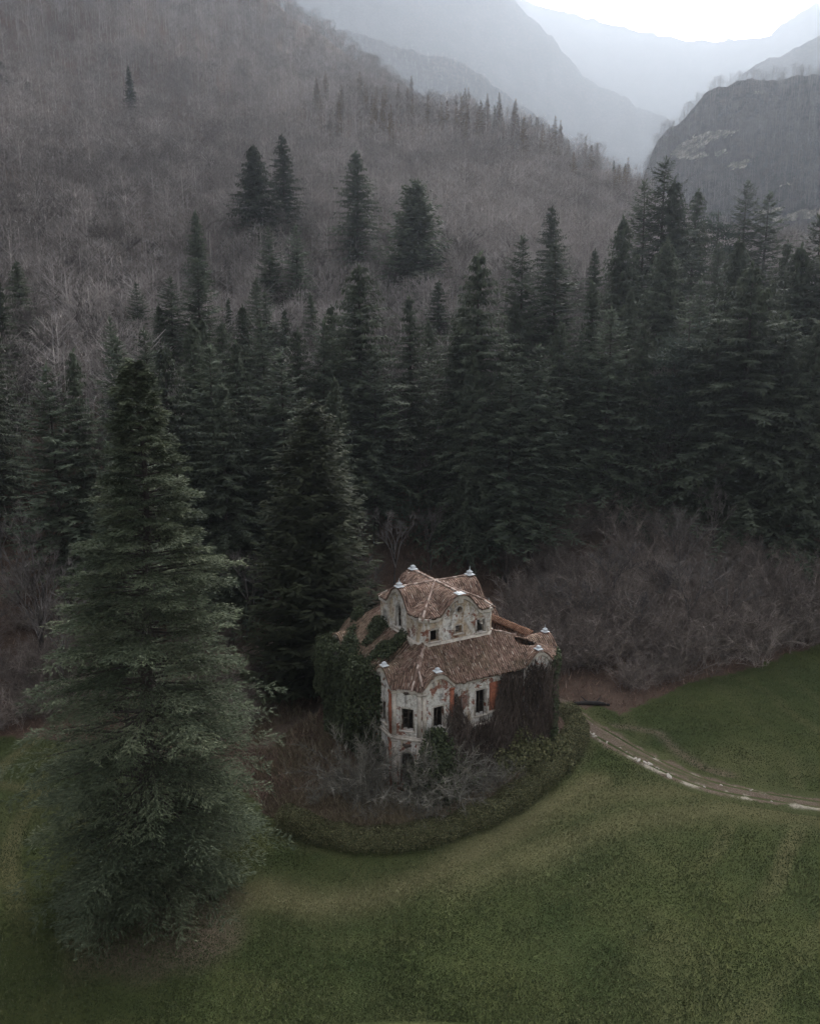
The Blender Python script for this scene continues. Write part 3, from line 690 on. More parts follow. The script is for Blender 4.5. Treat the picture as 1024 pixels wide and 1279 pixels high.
ridge([(BU0 + .2, BV0), (1.7, .95), (.95, .3)], 'ridge_tiles'); ridge([(BU0 + .2, BV0), (2.0, 1.0), (1.75, .0)], 'ridge_tiles'); ridge([(BU1, BV0), (11.6, 2.75), (12.6, 2.95)], 'ridge_tiles')
# belvedere
BL, BWd = BU1 - BU0, BV1 - BV0
bel = {'c': .55}
def bring():
    c = .55; S = []
    P = [(BU0 + c, BV0), (BU1 - c, BV0), (BU1, BV0 + c), (BU1, BV1 - c), (BU1 - c, BV1), (BU0 + c, BV1), (BU0, BV1 - c), (BU0, BV0 + c)]
    for i in range(8):
        a, b = np.array(P[i]), np.array(P[(i + 1) % 8]); Ln = float(np.linalg.norm(b - a)); m = Ln / 2
        if i % 2 == 0:
            gw = 3.9
            if i in (0, 4): ops = (op(.55, .75, 12.05, 13.0), op(m - .1, .6, 12.35, 13.0), op(m - .05, .55, 14.05, 14.6, 'oculus'), op(Ln - .9, .8, 12.05, 13.15))
            else: ops = (op(m, .95, 12.15, 14.5, 'point'), op(m - 2.4, .7, 12.1, 13.0))
            S.append(Seg(a, b, ops, (m, gw)))
        else: S.append(Seg(a, b))
    return S
BS = bring(); wa, ca = Acc(), Acc()
for s_ in BS: wall(wa, ca, s_, 9.6, BEAVE, 1.45, .35, .08)
bw_ = link('belvedere_wall', wa.mesh('belvedere_wall'), M['stucco2'], villa); link('belvedere_cornice', ca.mesh('belvedere_cornice'), M['trim'], villa)
for i, s_ in enumerate(BS):
    for o in s_.ops: window(s_, o, villa, pane=o['top'] == 'point')
fl = Acc(); fl.box(BU0 + .4, BU1 - .4, BV0 + .4, BV1 - .4, 11.2, 11.4); link('floor_slab', fl.mesh('floor_slab'), M['wood'], villa)
bm_u, bm_v = (BU0 + BU1) / 2, (BV0 + BV1) / 2
me = roof_field(BU0, BU1, BV0, BV1, .9, BEAVE + .1, (.42, .42, .42, .42), [('f', bm_u, 3.9, 1.5), ('b', bm_u, 3.9, 1.5), ('l', bm_v, 3.9, 1.5), ('r', bm_v, 3.9, 1.5)], .34, .09, None, .10, 8)
me.name = 'belvedere_roof'
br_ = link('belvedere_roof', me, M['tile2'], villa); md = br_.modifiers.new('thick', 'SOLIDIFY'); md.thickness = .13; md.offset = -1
for e_ in ((BU0, bm_v), (BU1, bm_v), (bm_u, BV0), (bm_u, BV1)): ridge([(bm_u, bm_v), e_], 'ridge_tiles', .03)
for e_ in ((BU0, BV0), (BU1, BV0), (BU1, BV1), (BU0, BV1)): ridge([(bm_u, bm_v), e_], 'ridge_tiles', .03)
# low stone kerb where the belvedere meets the main roof
a = Acc()
for s_ in BS:
    d, n = s_.frame(); a.obox((s_.a[0] + n[0] * .003, s_.a[1] + n[1] * .003), d, n, -.04, s_.L + .04, 0, .12, 11.2, 11.95)
link('flashing', a.mesh('flashing'), M['trim'], villa)

def finial(u, v, z, broken=0, s=1.0):
    """plaster pedestal with a flared zinc cap, a second smaller cap and a spike"""
    a = Acc()
    def ringz(prof, k=4, rot=math.pi / 4):
        pts = []
        for (r, h) in prof: pts.append([(u + r * s * math.cos(rot + i * 2 * math.pi / k), v + r * s * math.sin(rot + i * 2 * math.pi / k), z + h * s) for i in range(k)])
        for p, q in zip(pts[:-1], pts[1:]):
            for i in range(k): a.quad(p[i], p[(i + 1) % k], q[(i + 1) % k], q[i])
        return a
    ringz([(.42, -.5), (.42, .05), (.36, .10), (.36, .38), (.44, .42), (0, .43)])
    p = link('finial', a.mesh('finial'), M['trim'], villa)
    a = Acc()
    prof = [(.46, .40), (.66, .44), (.66, .49), (.38, .60), (.26, .72)]
    if broken == 2: prof = prof[:4] + [(0, .63)]
    elif broken: prof += [(.30, .74), (.36, .78), (.20, .90), (0, .95)]
    else: prof += [(.40, .76), (.40, .80), (.20, .92), (.10, 1.0), (.05, 1.05), (.035, 1.4), (0, 1.48)]
    ringz(prof); q = link('cap', a.mesh('cap'), M['zinc'], p)
    if broken:
        p['label'] = 'finial with its spike broken off'
gz = EAVE + .85
for (u, v, br) in ((0, g, 1), (g, 0, 1), (LU - g, 0, 1), (LU, g, 0), (LU, WV - g, 0)):
    uu = min(max(u, .1), LU - .1); vv = min(max(v, .1), WV - .1); finial(uu, vv, gz, br, .64)
bz = BEAVE + 1.4
finial(BU0 + .05, bm_v, bz - .1, 0, .72); finial(BU1 - .05, bm_v, bz - .05, 0, .75); finial(bm_u, BV0 + .05, bz - .2, 2, .8); finial(bm_u, BV1 - .05, bz - .05, 1, .75)
# strip of newer orange tiles along the rear slope
a = Acc(); rngp = np.random.default_rng(2)
p0, p1 = np.array([14.0, 9.2, 10.25]), np.array([14.5, 3.7, 10.25])
ORANGE = (p0, p1)
dd = (p1 - p0); Ls = np.linalg.norm(dd); dd /= Ls; wv = np.array([.55, .0, .42]); V = []; tx = []; ty = []
nn = 26
for i in range(nn + 1):
    for j in range(5):
        p = p0 + dd * Ls * i / nn + wv * (j / 4) * 1.0; V.append(p + np.array([0, 0, rngp.uniform(-.03, .03)])); tx.append(Ls * i / nn); ty.append(j / 4.)
idx = np.arange((nn + 1) * 5).reshape(nn + 1, 5)
Q = np.stack([idx[:-1, :-1], idx[1:, :-1], idx[1:, 1:], idx[:-1, 1:]], -1).reshape(-1, 4)
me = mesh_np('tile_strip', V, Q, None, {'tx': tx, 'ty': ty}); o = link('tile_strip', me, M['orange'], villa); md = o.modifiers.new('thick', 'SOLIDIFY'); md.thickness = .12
o['label'] = 'strip of newer orange tiles at the back of the roof'

# ------------------------------------------------------------------ climbing plants on the villa
rng = np.random.default_rng(11)
def leaf_shell(n, fn, size, seed, mat, name, label, cat, flat=.5):
    r = np.random.default_rng(seed); P, Nn = fn(r, n)
    D = unit(np.cross(Nn, r.normal(size=P.shape)) + np.array([0, 0, -.5])); Nv = unit(Nn + flat * r.normal(size=P.shape))
    s = size * r.uniform(.6, 1.4, n)
    V, Q, A = diamonds(P, D, Nv, s, s * .8, np.clip(r.normal(.45, .22, n), 0, 1))
    return V, Q, A
def to_world(P):
    u, v, z = P[:, 0], P[:, 1], P[:, 2]
    return np.stack([VN[0] + u * math.cos(TH) - v * math.sin(TH), VN[1] + u * math.sin(TH) + v * math.cos(TH), z], -1)
def dirw(D): return np.stack([D[:, 0] * math.cos(TH) - D[:, 1] * math.sin(TH), D[:, 0] * math.sin(TH) + D[:, 1] * math.cos(TH), D[:, 2]], -1)
def ivy_left(r, n):
    v = r.uniform(3.6, 13.6, n); z = r.beta(1.15, 1, n) * 10.2
    lump = .5 + 1.3 * vnoise(v, z, 2.6, 3) + .7 * vnoise(v, z, .9, 5)
    lump *= smooth01(v, 3.0, 5.2) * np.clip(.45 + z / 9, 0, 1.1)
    u = .2 - lump * r.uniform(.55, 1.0, n) ** .4 * 1.05
    top = z > 9.2; u = np.where(top, u + (z - 9.2) * 1.9 * r.random(n), u)
    return np.stack([u, v, z], -1), np.stack([-np.ones(n), r.normal(0, .4, n), .5 + r.normal(0, .3, n)], -1)
def ivy_thing(name, parts, mat, label, cat):
    acc = Acc()
    for (V, Q, A) in parts: acc.add(V, Q, None, A)
    o = link(name, acc.mesh(name), mat); tag(o, label, cat); return o
def world_leaves(n, fn, size, seed, flat=.5):
    r = np.random.default_rng(seed); P, Nn = fn(r, n); n = len(P); P = to_world(P); Nn = dirw(Nn)
    D = unit(np.cross(Nn, r.normal(size=P.shape)) + np.array([0, 0, -.6])); Nv = unit(unit(Nn) + flat * r.normal(size=P.shape)); s = size * r.uniform(.6, 1.4, n)
    return diamonds(P, D, Nv, s, s * .8, np.clip(r.normal(.45, .22, n), 0, 1))
def ivy_roof(r, n):
    u = r.uniform(-.4, 3.0, n); v = r.uniform(4.6, 13.5, n); m = vnoise(u, v, 1.1, 12); k = (m > .42 + .16 * u * r.random(n)); u, v, m = u[k], v[k], m[k]; n = len(u)
    return np.stack([u, v, 9.62 + .72 * np.maximum(u, 0) + r.random(n) * (.15 + 1.3 * (m - .42))], -1), np.stack([-.4 + r.normal(0, .4, n), r.normal(0, .4, n), np.ones(n)], -1)
ivy_thing('ivy', [world_leaves(26000, ivy_left, .24, 21), world_leaves(16000, ivy_roof, .17, 25, .8)], M['ivy'], 'dense dark green ivy smothering the left side of the villa up to its roof', 'ivy')
def ivy_right(r, n):
    k = r.random(n); z = r.uniform(-.2, 9.6, n)
    s = 14.15 + r.random(n) * 2.6 + .5 * (vnoise(z, z * 0, 1.5, 2) - .5)
    u = np.where(s < LU - CC, s, LU - CC + (s - (LU - CC)) * .7); v = np.where(s < LU - CC, 0, (s - (LU - CC)) * .7)
    lump = .12 + .55 * vnoise(s * 1.3, z, 1.2, 8) + .9 * np.clip(1.8 - z, 0, 2) * .5
    off = lump * r.random(n) ** .5; return np.stack([u + off * .25, v - off, z], -1), np.stack([.3 + r.normal(0, .3, n), -np.ones(n), .4 + r.normal(0, .3, n)], -1)
ivy_thing('ivy', [world_leaves(11000, ivy_right, .22, 22)], M['ivy'], 'narrow column of green ivy on the right-hand corner of the villa', 'ivy')
# leafless creeper over the front: thin brown stems hanging and climbing close to the wall
def creeper():
    r = np.random.default_rng(31); acc = Acc(); n = 21000
    s = r.uniform(4.0, 14.6, n); z = r.uniform(-.2, 9.3, n)
    edge = np.interp(s, [4.0, 5.0, 5.6, 6.6, 8.4, 9.0, 9.8, 12, 13.2, 14.6], [6.4, 8.4, 6.4, 5.2, 5.5, 8.6, 9.3, 9.3, 8.6, 9.0]) + 1.0 * (vnoise(s, s * 0, .8, 2) - .5)
    ok = z < edge; s, z = s[ok], z[ok]; n = len(s)
    out = .06 + .65 * vnoise(s, z, 1.5, 6) * r.random(n) + np.clip(4.6 - z, 0, 4) * .28 * r.random(n) * (1 - smooth01(s, 9, 12)) * (.4 + vnoise(s, z * .3, 1.3, 9))
    base = np.where((s > CC + BW) & (s < LU - CC - BW), PR, 0.0)
    P0 = to_world(np.stack([s, base - out, z], -1)); L = r.uniform(.5, 1.6, n)
    D = np.stack([r.normal(0, .35, n), r.normal(-.05, .12, n), r.choice([-1, 1], n, p=[.65, .35])], -1); P1 = P0 + dirw(unit(D)) * L[:, None]
    V, T, A = slivers(P0, P1, r.uniform(.03, .08, n), r, np.clip(r.normal(.42, .2, n) + 1.1 * fbm(s, z * .4, 1.5, 15, 3), 0, 1)); acc.add(V, None, T, A)
    m = 4500; q = r.integers(0, n, m); Pq = P0[q] + r.normal(0, .06, (m, 3)); sz = r.uniform(.1, .22, m)
    V, Q, A = diamonds(Pq, r.normal(size=(m, 3)) + np.array([0, 0, -1.]), dirw(np.tile([[0., -1, .4]], (m, 1))) + r.normal(0, .5, (m, 3)), sz, sz * .8, np.clip(r.normal(.35, .2, m), 0, 1)); acc.add(V, Q, None, A)
    tag(link('creeper', acc.mesh('creeper'), M['vine']), 'leafless brown creeper hanging over the front wall of the villa', 'creeper')
creeper()

# hedge bank round the garden
def hedge():
    r = np.random.default_rng(41); pts = np.array(GARDEN[:10]); seg = np.r_[0, np.cumsum(np.hypot(*np.diff(pts, axis=0).T))]
    n = 120000; s = r.uniform(0, seg[-1], n); cx = np.interp(s, seg, pts[:, 0]); cy = np.interp(s, seg, pts[:, 1])
    e = .4; tx = np.interp(s + e, seg, pts[:, 0]) - np.interp(s - e, seg, pts[:, 0]); ty = np.interp(s + e, seg, pts[:, 1]) - np.interp(s - e, seg, pts[:, 1]); l = np.hypot(tx, ty) + 1e-6
    ox, oy = ty / l, -tx / l     # outwards, towards the lawn
    H = 1.45 + .5 * (vnoise(s, s * 0, 2.5, 4) - .5) + .35 * (vnoise(s, s * 0, .8, 5) - .5); Wd = 1.25 + .5 * (vnoise(s, s * 0, 2.0, 6) - .5)
    a = r.uniform(0, math.pi, n); rad = r.random(n) ** .35
    off = np.cos(a) * Wd * rad; z = np.sin(a) ** .6 * H * rad
    x, y = cx + ox * (off - .1), cy + oy * (off - .1); P = np.stack([x, y, terrain(x, y) * 0 + terrain(cx + ox * .9, cy + oy * .9) + z], -1)
    N_ = np.stack([ox * np.cos(a), oy * np.cos(a), np.sin(a)], -1) + r.normal(0, .5, (n, 3)); D = r.normal(size=(n, 3)) + np.array([0, 0, .4]); sz = r.uniform(.06, .15, n)
    V, Q, A = diamonds(P, D, N_, sz, sz * .6, np.clip(r.normal(.45, .25, n), 0, 1)); acc = Acc(); acc.add(V, Q, None, A)
    tag(link('hedge', acc.mesh('hedge'), M['hedge']), 'low overgrown hedge bank curving round the garden of the villa', 'hedge')
hedge()

# ------------------------------------------------------------------ trees
def conifer_mesh(seed, h, Rm, z0, nw, nb, ns, droop=.35, upt=.25, L=.8, W=.26, shape=.85, hang=.5, ragged=.3, top_flat=0, prof=None):
    r = np.random.default_rng(seed)
    nbr = nw * nb
    wi = np.repeat(np.arange(nw), nb); t = (wi + r.uniform(-.4, .4, nbr)) / nw; t = np.clip(t, 0, .995)
    z = h * (z0 + (1 - z0) * t)
    base = Rm * np.clip(1 - t, 0, 1) ** shape if prof is None else np.interp(z, prof[0], prof[1])
    bl = base * r.uniform(1 - ragged, 1 + ragged * .5, nbr) + .12
    gap = r.random(nbr) > .06; az = wi * 2.4 + np.tile(np.arange(nb), nw) * 2 * math.pi / nb + r.normal(0, .3, nbr)
    z, bl, az, t = z[gap], bl[gap], az[gap], t[gap]; nbr = len(z)
    dx, dy = np.cos(az), np.sin(az)
    s = (np.arange(ns) + .6)[None] / ns + r.uniform(-.3, .3, (nbr, ns)) / ns
    rr = bl[:, None] * s
    up0 = (upt * (t * 1.6 - .3))[:, None]
    zz = z[:, None] + rr * up0 - droop * bl[:, None] * s ** 2 * (1 - .6 * t[:, None]) + .12 * bl[:, None] * s ** 4
    X, Y = dx[:, None] * rr, dy[:, None] * rr
    P = np.stack([X, Y, zz], -1).reshape(-1, 3)
    out = np.repeat(np.stack([dx, dy, np.zeros(nbr)], -1), ns, 0); tang = np.stack([-out[:, 1], out[:, 0], out[:, 2] * 0], -1)
    brnd = np.repeat(r.normal(.45, .16, nbr), ns); sl = s.ravel(); blr = np.repeat(bl, ns)
    acc = Acc(); n = len(P)
    for sgn in (-1, 1, 0):
        D = out * (.55 if sgn else 1) + tang * sgn * .9 + np.array([0, 0, -hang * .5]) + r.normal(0, .22, (n, 3))
        ll = L * r.uniform(.6, 1.3, n) * np.clip(.55 + .9 * (1 - sl), .5, 1.2) * np.clip(blr / (Rm * .5), .24, 1)
        N_ = np.array([0, 0, 1.]) + out * .35 + r.normal(0, .35, (n, 3))
        V, Q, A = diamonds(P + r.normal(0, .05, (n, 3)), D, N_, ll, W * r.uniform(.7, 1.3, n) * np.clip(ll / L, .5, 1.2), np.clip(brnd + r.normal(0, .14, n), 0, 1)); acc.add(V, Q, None, A)
    if hang > .3:   # hanging branchlets
        D = np.array([0, 0, -1.]) + out * .3 + r.normal(0, .2, (n, 3)); ll = L * .8 * r.uniform(.5, 1.2, n)
        V, Q, A = diamonds(P, D, out + r.normal(0, .4, (n, 3)), ll, W * .8 * np.ones(n), np.clip(brnd - .08 + r.normal(0, .14, n), 0, 1)); acc.add(V, Q, None, A)
    # leader
    k = 10; zt = h * np.linspace(.96, 1.0, k); V, Q, A = diamonds(np.stack([r.normal(0, .05, k), r.normal(0, .05, k), zt - .4], -1), np.stack([r.normal(0, .3, k), r.normal(0, .3, k), np.ones(k)], -1), r.normal(size=(k, 3)), np.full(k, .8), np.full(k, .2), np.full(k, .5)); acc.add(V, Q, None, A)
    crown = acc.mesh('crown')
    # trunk with bare limb stubs
    ta = Acc(); zz = np.linspace(-.8, h * .97, 12); rad = h * .0135 * (1 - np.linspace(0, .95, 12)); px = np.cumsum(r.normal(0, .03, 12)) * h / 25; px[:2] = 0
    pp = np.stack([px, px * .5, zz], -1); V, Q = tubes(pp[:-1], pp[1:], rad[:-1], rad[1:], 7); ta.add(V, Q)
    pick = r.random(nbr) < .45; e = np.stack([dx * bl * .75, dy * bl * .75, z + bl * .75 * up0[:, 0] - droop * bl * .56 * (1 - .6 * t)], -1)[pick]; b0 = np.stack([dx * 0, dy * 0, z], -1)[pick]
    V, Q = tubes(b0, e, bl[pick] * .012 + .02, np.full(pick.sum(), .015), 3); ta.add(V, Q)
    k = 14; zd = r.uniform(.06, z0 + .05, k) * h; ad = r.uniform(0, 6.28, k); ld = r.uniform(.8, 2.2, k)
    V, Q = tubes(np.stack([ad * 0, ad * 0, zd], -1), np.stack([np.cos(ad) * ld, np.sin(ad) * ld, zd - .1 * ld], -1), np.full(k, .04), np.full(k, .012), 3); ta.add(V, Q)
    return ta.mesh('trunk', True), crown
def bare_tree_mesh(seed, h, spread=.33, first=.28, twigs=9, wide=1.0):
    """deciduous tree without leaves: forking limbs down to fine twigs"""
    r = random.Random(seed); seg = []; tw = []
    def grow(p, d, l, rad, depth):
        n = 3 if depth == 0 else 2
        for i in range(n):
            q = p + d * (l / n); seg.append((tuple(p), tuple(q), rad * (1 - .22 * i / n), rad * (1 - .22 * (i + 1) / n), depth)); p = q
            d = (d + Vector((r.gauss(0, .1), r.gauss(0, .1), .06 + r.gauss(0, .05)))).normalized()
            if depth >= 2:
                for _ in range(twigs // 3): tw.append((tuple(p), tuple(p + (d + Vector((r.gauss(0, .6), r.gauss(0, .6), .25 + r.gauss(0, .4)))).normalized() * r.uniform(.5, 1.5) * h / 14), rad))
        if depth < 3:
            k = (5, 3, 3)[depth]
            for i in range(k):
                a = r.uniform(0, 6.28) if depth else i * 6.28 / k + r.uniform(-.5, .5)
                side = Vector((math.cos(a), math.sin(a), 0)); nd = (d * (1.0 if depth == 0 else .9) + side * r.uniform(.35, .95) * wide + Vector((0, 0, .15))).normalized()
                grow(p - d * l * r.uniform(0, .5 if depth == 0 else .35), nd, l * r.uniform(.48, .72) if depth else h * spread * r.uniform(.7, 1.1), rad * .52, depth + 1)
        else:
            for _ in range(twigs): tw.append((tuple(p), tuple(p + (d + Vector((r.gauss(0, .55), r.gauss(0, .55), .2 + r.gauss(0, .35)))).normalized() * r.uniform(.6, 1.7) * h / 14), rad))
    grow(Vector((0, 0, -.4)), Vector((r.gauss(0, .04), r.gauss(0, .04), 1)).normalized(), h * (first + .25), h * .0125, 0)
    rg = np.random.default_rng(seed)
    tr = Acc(); cr = Acc()
    for dep, acc, k in ((0, tr, 6), (1, cr, 4), (2, cr, 3), (3, cr, 3)):
        S = [x for x in seg if x[4] == dep]; 
        if S:
            V, Q = tubes([x[0] for x in S], [x[1] for x in S], [max(x[2], .018) for x in S], [max(x[3], .014) for x in S], k); acc.add(V, Q, None, np.repeat(np.clip(rg.normal(.5, .18, len(S)), 0, 1), 2 * k))
    P0 = np.array([x[0] for x in tw]); P1 = np.array([x[1] for x in tw]); V, T, A = slivers(P0, P1, np.full(len(tw), .055 * h / 14 + .01), rg, np.clip(rg.normal(.5, .2, len(tw)), 0, 1)); cr.add(V, None, T, A)
    return tr.mesh('trunk'), cr.mesh('crown')
def shrub_mesh(seed, h, n=26, spread=.6, tw=16):
    """many-stemmed leafless shrub"""
    r = np.random.default_rng(seed); acc = Acc(); S0 = []; S1 = []; R0 = []; T0 = []; T1 = []
    for i in range(n):
        p = np.array([r.normal(0, .18 * h), r.normal(0, .18 * h), -.15]); d = np.array([r.normal(0, spread), r.normal(0, spread), 1.0]); d /= np.linalg.norm(d); L = h * r.uniform(.55, 1.1) / 4
        for k in range(4):
            q = p + d * L; S0.append(p); S1.append(q); R0.append(.011 * h / 3 * (1 - k * .2)); d = d + np.array([r.normal(0, .25), r.normal(0, .25), -.12 + r.normal(0, .1)]); d /= np.linalg.norm(d)
            for _ in range(tw // 4 + (2 if k > 1 else 0)):
                e = d + r.normal(0, .65, 3) + np.array([0, 0, .15]); T0.append(q - (q - p) * r.random()); T1.append(T0[-1] + e / np.linalg.norm(e) * min(h, 4.5) * r.uniform(.10, .28))
            p = q
    R0 = np.maximum(np.array(R0), .012); V, Q = tubes(S0, S1, R0, R0 * .7, 3); acc.add(V, Q, None, np.repeat(np.clip(r.normal(.55, .2, len(S0)), 0, 1), 6))
    V, T, A = slivers(np.array(T0), np.array(T1), np.full(len(T0), .012 + .0035 * h), r, np.clip(r.normal(.45, .22, len(T0)), 0, 1)); acc.add(V, None, T, A)
    return acc.mesh('branches')

def place_tree(name, meshes, mats, x, y, h_scale, rz, label, cat, group=None, wscale=None, lean=0.0, z=None):
    e = empty(name, (x, y, tz(x, y) if z is None else z), rz); ws = h_scale if wscale is None else wscale
    e.scale = (ws, ws, h_scale); e.rotation_euler = (lean, 0, rz)
    for nm, me, mt in zip(('trunk', 'crown'), meshes, mats):
        o = link(nm, me, mt, e)
    tag(e, label, cat, group); return e
def at(px, r): a = az_tan(px, 419)[0]; return r * math.sin(a), r * math.cos(a)

# --- the tall silver-green cedar in front
def cedar():
    cx, cy = gpt(183, 1108)
    prof = ([0, 1, 4.6, 9, 14.1, 18, 20.9, 23.7, 28.3, 31.5, 33.5, 34.8], [4.2, 5.6, 7.7, 7.5, 6.9, 6.2, 5.3, 4.3, 2.5, 1.5, .95, .25])
    r = np.random.default_rng(77); nbr = 620; h = 34.8
    t = (np.arange(nbr) + r.random(nbr)) / nbr; z = h * (.045 + .95 * t ** 1.3); qf = .45 * smooth01(z, 30, 18); z = np.round(z / 1.15) * 1.15 * qf + z * (1 - qf); z = np.minimum(z, h * .995); bl = np.interp(z, *prof)
    lay = vnoise(z, z * 0, 1.3, 4); az = np.arange(nbr) * 2.39996 + r.normal(0, .35, nbr)
    bl = bl * np.clip(r.normal(.90, .14, nbr) + .34 * (vnoise(az * 1.5, z, 1.6, 6) - .5), .45, 1.22)
    lump = vnoise(az % (2 * math.pi) * 2.2 + 7 * np.floor(z / 2.1), z, 1.4, 6); bl = bl * (.80 + .28 * lump); kp = (lump > .14) | (z > 29); z, bl, az = z[kp], bl[kp], az[kp]; nbr = len(z)
    dx, dy = np.cos(az), np.sin(az); tt = z / h
    ns = 17; s = (np.arange(ns) + .5)[None] / ns + r.uniform(-.35, .35, (nbr, ns)) / ns; s = .30 + .70 * s
    rise = (np.interp(tt, [0, .15, .4, .8, 1], [-.30, -.18, .0, .14, .30]))[:, None]
    rr = bl[:, None] * s; ZZ = z[:, None] + rr * rise - .16 * bl[:, None] * s ** 2.2 * (1 - .5 * tt[:, None]) + .10 * bl[:, None] * s
    bend = r.normal(0, .12, nbr)[:, None] * rr * s
    X = dx[:, None] * rr - dy[:, None] * bend; Y = dy[:, None] * rr + dx[:, None] * bend
    sway = .066 * ZZ - .7 * smooth01(ZZ, 26, 35); X = X + sway; ZZ = np.maximum(ZZ, .25 + .5 * r.random(ZZ.shape))
    P = np.stack([X, Y, ZZ], -1).reshape(-1, 3); out = np.repeat(np.stack([dx, dy, np.zeros(nbr)], -1), ns, 0); tang = np.stack([-out[:, 1], out[:, 0], out[:, 2]], -1)
    brnd = np.repeat(r.normal(.44, .18, nbr), ns); sl = s.ravel(); blr = np.repeat(bl, ns); n = len(P)
    lat0 = []; latD = []; latL = []; latA = []
    for sgn in (-1, 1):
        D = unit(out * r.uniform(.4, .9, (n, 1)) + tang * sgn + np.stack([np.zeros(n), np.zeros(n), r.normal(-.05, .10, n)], -1)); Ln = np.clip(blr * .36 * (1.18 - sl) + .30, .3, 2.0) * r.uniform(.6, 1.25, n)
        lat0.append(P); latD.append(D); latL.append(Ln); latA.append(brnd)
    D = unit(out + np.array([0, 0, .05])); lat0.append(P); latD.append(D + r.normal(0, .15, (n, 3))); latL.append(np.full(n, .45)); latA.append(brnd)
    B0 = np.concatenate(lat0); BD = np.concatenate(latD); BLn = np.concatenate(latL); BA = np.concatenate(latA)
    acc = Acc(); m = len(B0); off = np.tile(out, (3, 1))
    for k in range(14):
        f = (k + r.random(m)) / 14; Pk = B0 + BD * (BLn * f)[:, None] + np.stack([np.zeros(m), np.zeros(m), -.16 * BLn * f ** 2], -1) + r.normal(0, .04, (m, 3))
        keep = (BLn > .5) | (k < 8); c = keep.sum()
        D = BD[keep] * .7 + off[keep] * .5 + np.array([0, 0, -.05]) + r.normal(0, .26, (c, 3)); L = r.uniform(.17, .34, c)
        V, Q, A = diamonds(Pk[keep], D, np.array([0, 0, 1.]) + r.normal(0, .45, (c, 3)), L, L * r.uniform(.16, .27, c), np.clip(BA[keep] + r.normal(0, .17, c), 0, 1)); acc.add(V, Q, None, A)
    crown = acc.mesh('crown'); ta = Acc()
    zz = np.linspace(-.6, 34, 22); rad = .62 * (1 - zz / 36) ** 1.1 + .03; rad[0] = .95; pp = np.stack([.066 * zz - .7 * smooth01(zz, 26, 35), zz * 0, zz], -1)
    V, Q = tubes(pp[:-1], pp[1:], rad[:-1], rad[1:], 10); ta.add(V, Q)
    e = np.stack([X[:, 9], Y[:, 9], ZZ[:, 9]], -1); V, Q = tubes(np.stack([sway[:, 0], z * 0, z], -1), e, bl * .014 + .015, np.full(nbr, .02), 4); ta.add(V, Q)
    ce = empty('cedar', (cx, cy, tz(cx, cy)), 0.0); link('trunk', ta.mesh('trunk', True), M['bark'], ce); link('crown', crown, M['cedar'], ce)
    tag(ce, 'tall silvery green cedar standing alone on the lawn in front of the woods', 'tree')
cedar()

# --- dark conifers
SPR = [conifer_mesh(100 + i, 30, 6.6 + .6 * (i % 3), .08, 33, 9, 15, droop=.40, upt=.25, L=.80, W=.20, shape=.80, hang=.6, ragged=.45) for i in range(6)]
SLIM = [conifer_mesh(120 + i, 26, 3.8, .12, 34, 6, 8, droop=.25, upt=.3, L=.8, W=.28, shape=.8, hang=.4, ragged=.45) for i in range(2)]
PALE = [conifer_mesh(130 + i, 28, 6.6, .18, 30, 8, 13, droop=.2, upt=.35, L=.95, W=.24, shape=.75, hang=.2, ragged=.4) for i in range(3)]
DARK = [conifer_mesh(140 + i, 27, 6.8, .04, 38, 9, 13, droop=.34, upt=.2, L=.9, W=.28, shape=.78, hang=.7, ragged=.35) for i in range(2)]
OPEN = [conifer_mesh(150 + i, 26, 6.0, .2, 22, 7, 12, droop=.05, upt=.55, L=.9, W=.24, shape=.75, hang=.15, ragged=.4) for i in range(2)]
CYP = conifer_mesh(160, 26, 5.0, .03, 60, 10, 9, droop=-.25, upt=.4, L=1.0, W=.28, shape=.62, hang=.3, ragged=.2)
ROUND = conifer_mesh(165, 14, 4.8, .06, 30, 10, 9, droop=.15, upt=.5, L=.9, W=.34, shape=.62, hang=.3, ragged=.35)
def pine_mesh(seed):
    r = np.random.default_rng(seed); ta = Acc(); ca = Acc(); h = 24; zz = np.linspace(-.5, h - 1, 10); px = np.cumsum(r.normal(0, .12, 10)); px -= px[0]; pp = np.stack([px, px * .4, zz], -1); rad = .30 * (1 - zz / 28); V, Q = tubes(pp[:-1], pp[1:], rad[:-1], rad[1:], 7); ta.add(V, Q)
    for i in range(26):
        z = h * r.uniform(.52, .98); a = r.uniform(0, 6.28); l = r.uniform(1.6, 4.2) * (1.25 - z / h * .7); b = np.array([np.interp(z, zz, px), 0, z]); e = b + np.array([math.cos(a) * l, math.sin(a) * l, l * r.uniform(.05, .45)])
        V, Q = tubes([b], [e], [.09], [.03], 4); ta.add(V, Q); n = 190
        c = b + (e - b) * np.clip(r.normal(.85, .18, (n, 1)), .3, 1.2); P = c + r.normal(0, 1, (n, 3)) * np.array([.75, .75, .28]); D = r.normal(0, .6, (n, 3)) + unit(e - b) + np.array([0, 0, .35]); L = r.uniform(.3, .65, n); V, Q, A = diamonds(P, D, np.array([0, 0, 1.]) + r.normal(0, .5, (n, 3)), L, L * .32, np.clip(r.normal(.5, .2, n), 0, 1)); ca.add(V, Q, None, A)
    return ta.mesh('trunk', True), ca.mesh('crown')
PINE = [pine_mesh(170), pine_mesh(171)]
KIND = {'s': (SPR, 30, 'spruce'), 'l': (SLIM, 26, 'spruce'), 'p': (PALE, 28, 'pale'), 'd': (DARK, 27, 'spruce'), 'o': (OPEN, 26, 'spruce'), 'c': ([CYP], 26, 'cypress'), 'r': ([ROUND], 14, 'spruce'), 'n': (PINE, 24, 'pine')}
